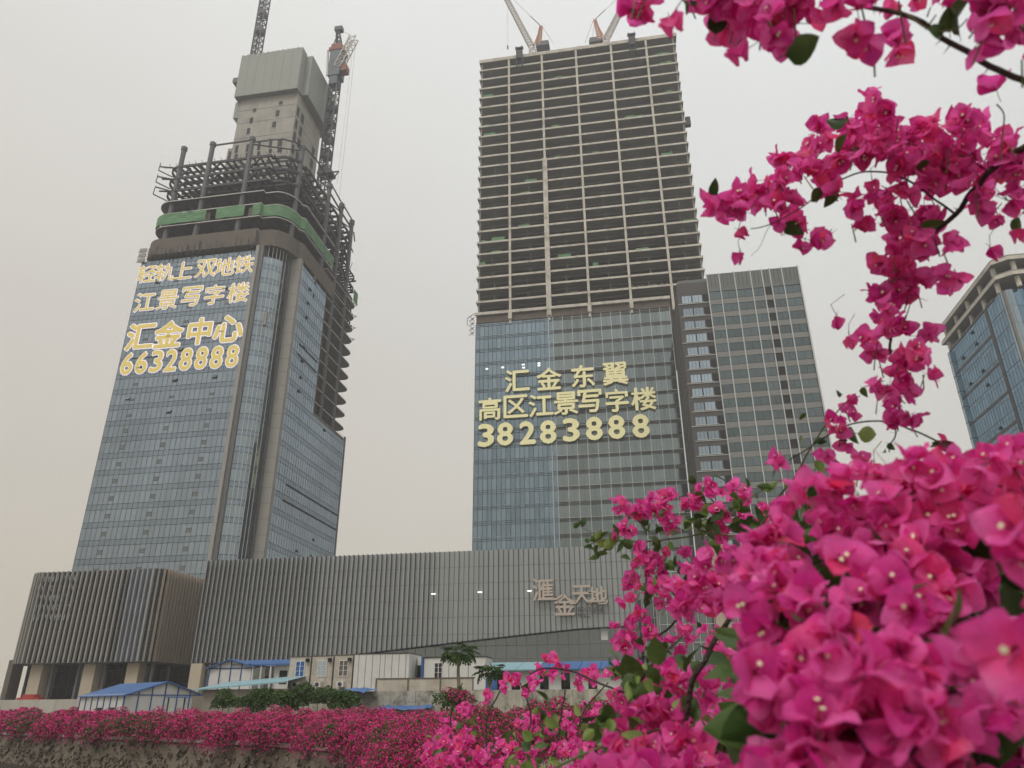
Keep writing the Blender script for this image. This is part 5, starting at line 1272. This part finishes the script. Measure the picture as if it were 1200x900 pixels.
blobsB = [(872, 240, 24, 10, 9), (888, 228, 22, 10, 8), (905, 215, 16, 12, 6), (915, 238, 26, 14, 11), (928, 262, 20, 14, 8), (915, 192, 14, 6, 4), (945, 195, 18, 12, 8), (960, 212, 22, 12, 8), (968, 165, 20, 10, 7), (990, 178, 18, 10, 7), (1000, 152, 14, 8, 5), (1025, 135, 16, 10, 6), (1042, 145, 14, 10, 5), (1015, 168, 14, 8, 5), (1050, 165, 16, 10, 6), (1068, 160, 14, 10, 5), (985, 265, 16, 10, 5), (940, 282, 10, 8, 3), (1062, 190, 26, 14, 11), (1095, 175, 20, 12, 8), (1120, 155, 12, 10, 4), (1140, 148, 14, 8, 4), (1088, 205, 26, 14, 12), (1115, 195, 20, 14, 8), (1075, 232, 22, 14, 9), (1045, 255, 22, 14, 8), (1022, 232, 12, 4, 2), (1065, 262, 26, 14, 11), (1050, 285, 26, 12, 10), (1085, 265, 18, 12, 7), (1135, 190, 10, 14, 4), (1168, 170, 10, 10, 3), (1180, 205, 18, 10, 5), (1165, 235, 12, 12, 4), (1175, 248, 8, 8, 2), (1055, 312, 22, 8, 7), (1040, 308, 16, 6, 5), (1060, 332, 26, 8, 8), (1098, 285, 18, 10, 5), (1112, 300, 14, 14, 5), (1125, 322, 8, 10, 3), (1040, 345, 20, 8, 7), (1075, 340, 16, 8, 5), (1030, 370, 18, 10, 6), (1068, 362, 16, 8, 5), (1055, 385, 16, 8, 4), (1016, 400, 10, 10, 3), (1028, 412, 14, 8, 5), (1072, 395, 12, 6, 3), (1078, 418, 14, 10, 5), (1060, 432, 16, 10, 5), (1090, 448, 10, 10, 4), (1038, 440, 16, 10, 6), (1020, 462, 14, 8, 4), (1055, 465, 14, 8, 4), (1058, 492, 8, 6, 2), (1068, 478, 8, 6, 2)]
scatter(B2, [((a if b_ < 300 else 1052+(a-1052)*.85), b_, c*(1 if b_ < 300 else .8), d, int(n*(1.25 if b_ < 225 else .85)+.5)) for a, b_, c, d, n in blobsB] + [(1150, 178, 16, 12, 5), (1185, 190, 14, 12, 5), (1190, 225, 10, 12, 4), (1150, 222, 12, 10, 4), (1175, 160, 10, 8, 3), (850, 236, 10, 8, 4), (858, 246, 12, 8, 5)], 1.38, 1.60, .0295, rp, .008)
for px, py in ((865, 270), (867, 296), (981, 371), (995, 394), (1160, 290), (1193, 268), (1022, 212), (1025, 543)):
    p = onD(px, py, 1.45); B2.flower(p, .026, (Vector((rp.uniform(-.5, .5), 0, -1)) + unit(rp)*.3).normalized(), rp, True); B2.tw.tube([p, onD(px+rp.uniform(-8, 8), py-14, 1.46), onD(px+rp.uniform(0, 16), py-26, 1.47)], [.0008, .0007, .0007], 4)
for px, py in ((920, 262), (980, 222), (998, 190), (965, 222), (1080, 270), (1140, 178), (1120, 128+42)): B2.leaf(onD(px, py, 1.46), .034, Vector((rp.uniform(-1, 1), .6, .5)).normalized(), rp)
for k in range(16): px, py = rp.choice([(1180, 235), (1060, 250), (1000, 180), (1120, 200)]); a = onD(px, py, 1.5); B2.tw.tube([a, a + unit(rp)*.03, a + unit(rp)*.05], [.0008, .0006, .0004], 4)
B2.tw.build('flower_stalks', M_barkg, B2.t, kind='stuff'); B2.finish('flower_mass', 'leaf_mass', None, None)

# thin shoots rising from the near bush
rp = random.Random(55)
B3 = Plant(empty('bougainvillea_shoot', onD(880, 640, 1.6), 'slender green shoots with sparse leaves rising between the office block and sky', 'shoot'))
add_stem(B3, [(878, 650, 1.6), (895, 608, 1.6), (918, 575, 1.6), (938, 548, 1.6), (958, 512, 1.6), (985, 478, 1.6), (1008, 464, 1.6)], .0030, .0010, M_barkg, 7, 31)
add_stem(B3, [(1180, 575, 1.3), (1145, 548, 1.35), (1118, 530, 1.4), (1088, 512, 1.45), (1050, 497, 1.5), (1015, 494, 1.55), (985, 502, 1.58), (955, 520, 1.6), (925, 540, 1.6)], .0022, .0012, M_bark, 6, 32, thorns=5)
add_stem(B3, [(870, 590, 1.6), (900, 570, 1.62), (925, 560, 1.62)], .0012, .0008, M_barkg, 5, 33); add_stem(B3, [(905, 595, 1.6), (930, 570, 1.6), (942, 545, 1.6)], .0012, .0008, M_barkg, 5, 34)
for px, py, L in ((987, 462, .024), (1010, 454, .022), (945, 470+15, .02), (995, 500, .04), (1005, 508, .04), (957, 516, .026), (940, 522, .026), (1118, 527, .036), (1120, 538, .03), (1105, 520, .02), (1035, 530, .02), (1040, 520, .018), (870, 585, .03), (885, 582, .03), (895, 575, .03), (905, 572, .03), (880, 598, .032), (915, 590, .035), (925, 600, .04), (960, 556, .045), (955, 540, .03), (965, 575, .03), (970, 590, .035), (930, 565, .028), (890, 610, .03), (862, 600, .03), (876, 572, .024), (855, 580, .02), (985, 520, .024), (975, 540, .03)):
    B3.leaf(onD(px, py, 1.58), L, Vector((rp.uniform(-1, 1), rp.uniform(-.2, 1), rp.uniform(-.2, .8))).normalized(), rp, rp.random() < .25)
scatter(B3, [(912, 536, 8, 6, 2), (968, 540, 7, 6, 2), (995, 485, 14, 8, 4), (975, 492, 8, 6, 2), (990, 513, 8, 8, 2), (1000, 548, 6, 5, 2), (985, 552, 10, 7, 3), (1102, 528, 7, 4, 1), (940, 578, 5, 4, 1), (1055, 498, 6, 5, 1)], 1.55, 1.62, .027, rp, .0)
B3.tw.build('flower_stalks', M_barkg, B3.t, kind='stuff'); B3.finish('flower_mass', 'leaf_mass', None, None)

# near bush, lower right
rp = random.Random(9)
B4 = Plant(empty('bougainvillea_bush', onD(1050, 900, .9), 'big near bougainvillea bush filling the lower right corner with soft pink bracts', 'bush'), lcap=80)
PN = [(868, 700), (880, 650), (905, 610), (950, 590), (985, 580), (1010, 590), (1060, 570), (1090, 565), (1130, 580), (1170, 565), (1230, 545), (1300, 960), (860, 960), (890, 880), (905, 800), (890, 750)]
def hollow(x, y): return x > 1105 and y > 640 and not (1125 < x < 1210 and 735 < y < 845)
def dN(x, y): return (.34 if hollow(x, y) else 0) + .98 - .34*min(1, max(0, (y-560)/220)) + .10*max(0, (930-x)/100) + .10*max(0, (x-1120)/100)
PNf = [(868, 700), (880, 650), (905, 610), (950, 590), (985, 580), (1010, 590), (1060, 570), (1090, 565), (1130, 580), (1170, 565), (1230, 545), (1290, 640), (1110, 640), (1085, 720), (1120, 960), (860, 960), (890, 880), (905, 800), (890, 750)]
polyfill(B4, PNf, 250, dN, .0315, rp, 120, .05, dback=.07)
polyfill(B4, [(1100, 640), (1290, 640), (1290, 960), (1120, 960), (1085, 720)], 34, lambda x, y: .92, .034, rp, 60, .02, dback=.15)
polyfill(B4, [(1240, 560), (1330, 560), (1330, 900), (1240, 900)], 40, lambda x, y: .62, .034, rp, 0, .02)  # flowers out of view to the right, added to shade the hollow
PN2 = [(905, 640), (960, 600), (1100, 590), (1230, 580), (1300, 980), (880, 980), (900, 760)]
polyfill(B4, PN2, 190, lambda x, y: dN(x, y)*1.22, .034, rp, 420, .02, dback=.08)
for k in range(900):
    x, y = rp.uniform(890, 1290), rp.uniform(610, 960); B4.leaf(onD(x, y, dN(x, y)*rp.uniform(1.35, 1.7)), rp.uniform(.05, .075), unit(rp), rp)
scatter(B4, [(1075, 545, 10, 8, 4), (1090, 560, 12, 8, 4), (1080, 575, 16, 8, 4), (1125, 560, 10, 8, 3), (1150, 550, 14, 8, 5), (1178, 545, 14, 10, 6), (1195, 535, 10, 10, 5), (1195, 560, 10, 10, 4), (945, 590, 12, 10, 4), (1000, 575, 16, 8, 4), (1040, 578, 12, 8, 3)], .92, 1.05, .028, rp, .02)
scatter(B4, [(1165, 790, 30, 26, 3)], .5, .55, .036, rp, 0)
for k in range(4): add_stem(B4, [(1000+60*k, 1050, 1.0), (1010+45*k, 900, 1.0), (980+50*k, 780, 1.05), (990+40*k, 660, 1.1)], .006, .002, seed=40+k)
for k in range(30): x, y = rp.uniform(1040, 1130), rp.uniform(545, 590); a = onD(x, y, 1.0); B4.tw.tube([a, a + Vector((rp.uniform(-.02, .02), 0, rp.uniform(.01, .03)))], [.0006, .0003], 4)
B4.tw.build('flower_stalks', M_barkg, B4.t, kind='stuff'); B4.finish('flower_mass', 'leaf_mass', None, None)

# middle bush in front of the mall end
rp = random.Random(14)
B5 = Plant(empty('bougainvillea_bush', onD(800, 800, 2.2), 'looser bougainvillea bush with dark leaves and open twigs in front of the mall sign end', 'bush'), lcap=150)
mids = [(735, 591, 9, 6, 4), (727, 601, 6, 5, 2), (760, 595, 14, 9, 8), (782, 582, 10, 7, 5), (747, 602, 8, 6, 4), (770, 603, 12, 8, 6), (807, 590, 12, 8, 6), (822, 572, 9, 8, 5), (835, 575, 8, 8, 4), (865, 570, 7, 6, 3), (875, 585, 10, 8, 5), (862, 598, 12, 8, 5), (845, 595, 10, 8, 4), (785, 614, 9, 7, 4), (730, 625, 8, 6, 4), (832, 618, 9, 8, 4), (846, 620, 8, 7, 3), (892, 600, 14, 12, 8), (905, 620, 14, 12, 7), (885, 632, 12, 12, 6), (745, 652, 8, 6, 4), (760, 653, 9, 6, 4), (776, 656, 8, 6, 4), (799, 648, 7, 5, 3), (745, 670, 8, 7, 4), (747, 686, 7, 7, 3), (772, 680, 9, 9, 4), (787, 690, 6, 6, 3), (750, 697, 7, 6, 3), (734, 708, 4, 4, 2), (780, 712, 6, 8, 3), (732, 735, 8, 7, 4), (727, 749, 8, 7, 5), (745, 750, 7, 6, 3), (755, 730, 8, 7, 4), (815, 737, 8, 6, 3), (800, 745, 7, 6, 3), (795, 755, 8, 6, 3), (830, 742, 7, 6, 3), (772, 745, 7, 6, 3), (865, 735, 12, 8, 4), (850, 745, 9, 7, 4), (880, 745, 10, 8, 4)]
scatter(B5, mids, 2.0, 2.35, .030, rp, .045)
scatter(B5, [(850, 657, 12, 9, 5), (866, 662, 12, 10, 5), (822, 688, 14, 12, 7), (838, 700, 16, 10, 7), (855, 688, 12, 10, 5), (806, 700, 12, 10, 5), (815, 712, 12, 8, 5), (872, 690, 10, 10, 4), (880, 665, 12, 12, 5)], 1.3, 1.5, .030, rp, .02)
add_stem(B5, [(688, 640, 2.2), (710, 632, 2.2), (735, 634, 2.2), (765, 634, 2.2), (800, 630, 2.2), (840, 625, 2.2), (900, 640, 2.1)], .0016, .0028, M_barkg, 6, 51)
add_stem(B5, [(672, 612, 2.2), (690, 622, 2.2), (712, 634, 2.2)], .001, .0013, M_barkg, 5, 52)
add_stem(B5, [(758, 640, 2.2), (757, 690, 2.2), (755, 740, 2.2), (752, 800, 2.2)], .0018, .0026, M_bark, 6, 53); add_stem(B5, [(800, 718, 2.1), (785, 735, 2.1), (765, 752, 2.15), (757, 790, 2.2)], .0030, .003, M_bark, 6, 54)
add_stem(B5, [(885, 690, 1.4), (862, 715, 1.4), (842, 745, 1.4), (825, 775, 1.4), (812, 800, 1.42), (800, 860, 1.45)], .0042, .0052, M_bark, 7, 55)
for k in range(95):
    px, py = rp.choice([(755, 620), (775, 630), (800, 620), (820, 600), (830, 635), (845, 605), (765, 690), (785, 665), (800, 675), (755, 735), (775, 760), (700, 640), (720, 632), (870, 610), (800, 660), (840, 640), (765, 610), (812, 625)])
    B5.leaf(onD(px + rp.gauss(0, 9), py + rp.gauss(0, 7), rp.uniform(2.15, 2.4)), rp.uniform(.028, .05), Vector((rp.uniform(-1, 1), rp.uniform(-.6, 1), rp.uniform(-.2, .8))).normalized(), rp, rp.random() < .2)
for px, py, L in ((709, 643, .05), (679, 611, .03), (672, 618, .025), (685, 632, .025), (720, 640, .035), (742, 640, .04), (698, 632, .03), (727, 622+14, .03)): B5.leaf(onD(px, py, 2.15), L, Vector((rp.uniform(-1, 1), 1, 0)).normalized(), rp, rp.random() < .3)
B5.tw.build('flower_stalks', M_barkg, B5.t, kind='stuff'); B5.finish('flower_mass', 'leaf_mass', None, None)

# lower bushes, two to six metres off
rp = random.Random(4)
B6 = Plant(empty('bougainvillea_bush', onD(760, 900, 2.4), 'low bougainvillea bush with pale young leaves along the bottom edge', 'bush'), lcap=200)
PL1 = [(700, 960), (715, 890), (740, 850), (730, 820), (750, 790), (790, 780), (830, 770), (880, 770), (900, 800), (915, 960)]
polyfill(B6, PL1, 300, lambda x, y: 1.75 - .5*(y-770)/130, .032, rp, 90, .35)
PL1b = [(640, 960), (700, 860), (740, 800), (900, 780), (930, 960)]
polyfill(B6, PL1b, 330, lambda x, y: 2.4, .032, rp, 160, .1)
add_stem(B6, [(690, 930, 1.5), (718, 860, 1.55), (738, 815, 1.6), (752, 790, 1.62), (745, 775, 1.65)], .0075, .005, M_bark, 8, 61); add_stem(B6, [(752, 790, 1.62), (775, 770, 1.65), (800, 745, 1.7)], .004, .002, M_bark, 7, 62)
add_stem(B6, [(640, 905, 1.4), (700, 878, 1.4), (760, 858, 1.4), (820, 850, 1.38), (850, 868, 1.36)], .0026, .0014, M_barkg, 6, 63); add_stem(B6, [(620, 790, 2.6), (640, 783, 2.6), (670, 786, 2.6), (700, 800, 2.5), (735, 812, 2.4)], .0024, .004, M_bark, 6, 64)
for k in range(90):
    px, py = rp.choice([(620, 870), (650, 880), (690, 860), (710, 850), (740, 860), (760, 870), (790, 850), (820, 855), (835, 850), (700, 830), (725, 800), (760, 790), (650, 845), (615, 895), (850, 870), (720, 780), (600, 890)])
    L = rp.uniform(.016, .034); B6.leaf(onD(px + rp.gauss(0, 10), py + rp.gauss(0, 9), rp.uniform(1.3, 1.5)), L, Vector((rp.uniform(-1, 1), rp.uniform(-1, 1), rp.uniform(-.3, .8))).normalized(), rp, rp.random() < .55)
for px, py, L in ((760, 882, .036), (745, 802, .055), (740, 815, .05), (722, 845, .045), (773, 780, .05), (705, 865, .04), (800, 815, .05)): B6.leaf(onD(px, py, 1.45), L, Vector((rp.uniform(-.6, .6), 1, .1)).normalized(), rp)
B6.tw.build('flower_stalks', M_barkg, B6.t, kind='stuff'); B6.finish('flower_mass', 'leaf_mass', None, None)
rp = random.Random(6)
B7 = Plant(empty('bougainvillea_bush', onD(600, 920, 4.5), 'bougainvillea bush behind the bottom centre, reaching up as a few pink sprays', 'bush'), lcap=80)
PL2 = [(488, 960), (500, 875), (515, 850), (545, 845), (575, 862), (600, 850), (620, 838), (660, 828), (700, 815), (745, 815), (740, 960)]
polyfill(B7, PL2, 470, lambda x, y: 4.4 - 1.2*(y-810)/90, .033, rp, 150, .3)
scatter(B7, [(592, 800, 9, 6, 5), (603, 795, 8, 6, 4), (612, 808, 9, 6, 5), (640, 778, 7, 9, 6), (632, 790, 7, 7, 5), (622, 797, 8, 6, 4), (576, 812, 12, 6, 6), (660, 778, 4, 3, 2), (653, 790, 5, 4, 3), (690, 790, 12, 7, 7), (705, 797, 10, 7, 5), (720, 790, 8, 7, 4), (727, 785, 5, 5, 3), (676, 795, 8, 6, 4), (538, 838, 10, 8, 6), (520, 870, 14, 10, 9), (512, 882, 10, 8, 6), (540, 870, 12, 10, 8)], 3.2, 3.5, .032, rp, .03)
for k in range(6): x = 520+k*40; add_stem(B7, [(x, 960, 3.6), (x+10, 890, 3.6), (x+rp.uniform(0, 25), 840, 3.6), (x+rp.uniform(5, 40), 800, 3.6)], .007, .0025, seed=70+k, sides=6)
B7.tw.build('flower_stalks', M_barkg, B7.t, kind='stuff'); B7.finish('flower_mass', 'leaf_mass', None, None)

# ------------------------------------------------------------------ far hedge: numberless small bracts in drooping mounds
def bract_cloud(name, C, N, S, m, parent=None, seed=0, kind='stuff'):
    rs = np.random.RandomState(seed); n = len(C); d = N + rs.normal(0, .6, (n, 3)); d /= np.linalg.norm(d, axis=1)[:, None]
    a = np.cross(d, rs.normal(0, 1, (n, 3))); a /= np.linalg.norm(a, axis=1)[:, None]; b = np.cross(d, a); S = S[:, None]
    V = np.stack([C - a*S, C - b*S*.55 + d*S*.25, C + a*S, C + b*S*.55 + d*S*.25], 1).reshape(-1, 3)
    me = bpy.data.meshes.new(name); me.vertices.add(n*4); me.vertices.foreach_set('co', V.astype('f').ravel())
    me.loops.add(n*6); i = np.arange(n)*4; lv = np.stack([i, i+1, i+2, i, i+2, i+3], 1).ravel(); me.loops.foreach_set('vertex_index', lv)
    me.polygons.add(n*2); me.polygons.foreach_set('loop_start', np.arange(n*2)*3); me.materials.append(m); me.update(calc_edges=True); me.validate()
    o = bpy.data.objects.new(name, me); COL.objects.link(o); adopt(o, parent)
    if kind: o['kind'] = kind
    return o
def mounds(lst, rs, droop=.4):
    C = []; N = []; S = []
    for (c, r, hz, n, s) in lst:
        u = rs.normal(0, 1, (n, 3)); u /= np.linalg.norm(u, axis=1)[:, None]; u[:, 2] = np.where(u[:, 2] < -.3, -u[:, 2], u[:, 2])
        rad = 1 - np.abs(rs.normal(0, .16, n)); lump = 1 + .16*np.sin(u[:, 0]*7+c[0]*3)*np.sin(u[:, 2]*9+c[1])
        p = u*np.array([r, r, hz])*(rad*lump)[:, None] + np.array(c); p[:, 2] -= droop*np.clip(rs.rand(n)-.75, 0, 1)*2
        C.append(p); N.append(u); S.append(s*rs.uniform(.6, 1.3, n))
    return np.concatenate(C), np.concatenate(N), np.concatenate(S)
rs = np.random.RandomState(5); pink = []; green = []
i_f = 1.6
while i_f < 10.7:
    p = bank_pt(i_f); q_ = bank_pt(i_f+.01); d = (q_-p).normalized(); n = Vector((d.y, -d.x)); 
    if n.x > 0: n = -n
    dist = p.length; i = int(i_f); seg = (Vector(BANK[i+1])-Vector(BANK[i])).length
    s = .0011*dist + .012; top = .15 if dist > 62 else (.0 if dist > 50 else (-.25 if dist > 40 else -.35))
    for k in range(3):
        off = rs.uniform(-.5, 2.2); c = (p.x - n.x*off + rs.uniform(-.7, .7), p.y - n.y*off + rs.uniform(-.7, .7), -1.5 + rs.uniform(-.2, .35) + (.25 if off > 1 else -.15))
        r = rs.uniform(.6, 1.45); hz = min(r*1.0, top - c[2] + rs.uniform(-.3, .55)); bl = noise.noise(Vector((c[0]*.16, c[1]*.16, 2.5))); n_ = int(1250*(60/max(dist, 20))**.9*(1.0 if bl > -.28 else .3))
        pink.append((c, r, max(hz, .5), n_, s)); green.append((c, r*.93, max(hz, .5)*.93, int(500*(60/max(dist, 20))**.9), s*1.25))
    i_f += 1.15/seg
C, N, S = mounds(pink, rs, 1.3)
HG = tag(bract_cloud('bougainvillea_hedge', C, N, S, M_hedge, seed=1), kind='stuff')
C, N, S = mounds(green, rs, .2); bract_cloud('hedge_leaves', C, N, S, M_leafd, seed=2)
# hedge continuing along the near path in the lower centre
pk = []; gr = []
for k in range(34):
    px = rs.uniform(545, 760); d = rs.uniform(9, 22); c = onD(px, 858 + rs.uniform(-12, 24), d)
    pk.append((tuple(c), .2+d*.022, .16+d*.015, 1100, .0009*d+.012)); gr.append((tuple(c), .2+d*.022, .16+d*.015, 1000, .0011*d+.012))
C, N, S = mounds(pk, rs, .3); bract_cloud('bougainvillea_hedge', C, N, S, M_hedge, seed=3)
C, N, S = mounds(gr, rs, .2); bract_cloud('hedge_leaves', C, N, S, M_leafd, seed=4)
def shrub(pxs, Y, label, n=2600, s=.085, m=M_leafd, cat='shrub', name='green_shrub'):
    cs = [onY(a, b, Y) for a, b in pxs]; t = empty(name, (cs[0].x, cs[0].y, -2.0), label, cat)
    L = [(tuple(c), rs.uniform(.55, .85), rs.uniform(.45, .7), n//len(cs), s) for c in cs]; C, N, S = mounds(L, rs, .1)
    bract_cloud('foliage', C, N, S, m, t, seed=int(cs[0].x*-10) % 1000)
    for c in cs[:3]: MB().tube([(c.x, c.y, -2.1), (c.x+.1, c.y, -1), tuple(c)], [.06, .05, .02], 6).build('stem', M_bark2, t)
    return t
shrub([(262, 818), (268, 824), (256, 828), (275, 826)], 57, 'small dark green bush beside the grey lean-to wall', 1800)
shrub([(288, 826), (300, 832), (296, 822)], 55, 'low olive green bush between lean-to wall and pink hedge', 1500)
shrub([(300, 818), (312, 816), (308, 826), (322, 822)], 54, 'tall leafy shrub directly in front of the pale blue roof', 2600)
shrub([(330, 822), (342, 818), (350, 824), (338, 830)], 53, 'green shrub under the leftmost stained cabin', 2600)
shrub([(362, 818), (372, 822), (356, 812), (380, 816)], 53, 'dark shrub climbing up to the window of the middle stained cabin', 2600)
shrub([(392, 820), (404, 818), (412, 824), (398, 828)], 53, 'green shrub ending at the crumpled blue tarpaulin', 2600)
shrub([(524, 822), (534, 818), (530, 830), (545, 826)], 40, 'feathery pale green bush with red blooms under the taller papaya tree', 2600, .06)
C, N, S = mounds([(tuple(onY(525+k*5, 812+(k*7) % 12, 39.5)), .35, .3, 60, .05) for k in range(6)], rs); bract_cloud('red_blossoms', C, N, S, M_hedge, seed=9)
# papaya trees
def papaya(px, ytop, ybot, Y, label, n, seed, R=.95):
    r = random.Random(seed); a, b = onY(px, ybot, Y), onY(px, ytop, Y); t = empty('papaya_tree', (a.x, a.y, -1.5), label, 'tree', 'papaya trees')
    top = Vector((b.x+.05, b.y, b.z)); MB().tube([(a.x, a.y, -2.0), (a.x+.04, a.y, a.z), (a.x-.03, a.y, (a.z+b.z)/2), tuple(top)], [.13, .12, .10, .07], 9).build('trunk', M_bark2, t, smooth=True)
    q = MB()
    for k in range(8): an = k*.8; q.tube([(top.x+.1*cos(an), top.y+.1*sin(an), top.z-.15-.04*k), (top.x+.14*cos(an), top.y+.14*sin(an), top.z-.32-.04*k)], [.05, .07], 7)
    q.build('green_fruit', M_leafy, t, kind='stuff')
    lob = MB(); c = len(lob.v); lob.v.append((0, 0, 0)); pts = []
    for k in range(9):
        an = radians(-140 + 35*k); L = .42*(1 - .2*abs(k-4)/4); pts += [(sin(an-.16)*L*.45, cos(an-.16)*L*.45, .02), (sin(an-.12)*L*.85, cos(an-.12)*L*.85, -.04), (sin(an)*L, cos(an)*L, -.09), (sin(an+.12)*L*.85, cos(an+.12)*L*.85, -.04), (sin(an+.16)*L*.45, cos(an+.16)*L*.45, .02)]
    lob.v += pts
    for k in range(len(pts)-1): lob.f.append((0, k+1, k+2)); lob.m.append(0)
    lob.tube([(0, -.75, -.05), (0, -.3, .12), (0, 0, 0)], .014, 4, 0); me = lob.mesh('leaf', M_leafd)
    for k in range(n):
        an = k*2.4; el = r.uniform(-.45, .75); d = Vector((cos(an)*cos(el), sin(an)*cos(el), sin(el)*.8)); p = top + d*R*r.uniform(.75, 1.05) + Vector((0, 0, .05))
        place('leaf', me, T(p) @ d.to_track_quat('Y', 'Z').to_matrix().to_4x4() @ Euler((radians(-25 if el > 0 else -50), r.uniform(-.4, .4), 0)).to_matrix().to_4x4() @ Matrix.Scale(r.uniform(.85, 1.25), 4), t)
papaya(537, 768, 806, 48, 'taller papaya tree with an umbrella of lobed leaves before the white cabin', 34, 1, 1.0)
papaya(573, 790, 806, 49, 'shorter papaya tree next to the blue barrel', 26, 2, .85)

# ------------------------------------------------------------------ haze
hz_o = MB().box(-420, 330, -60, 420, -10, 262).build('haze', M_haze); hz_o['kind'] = 'stuff'
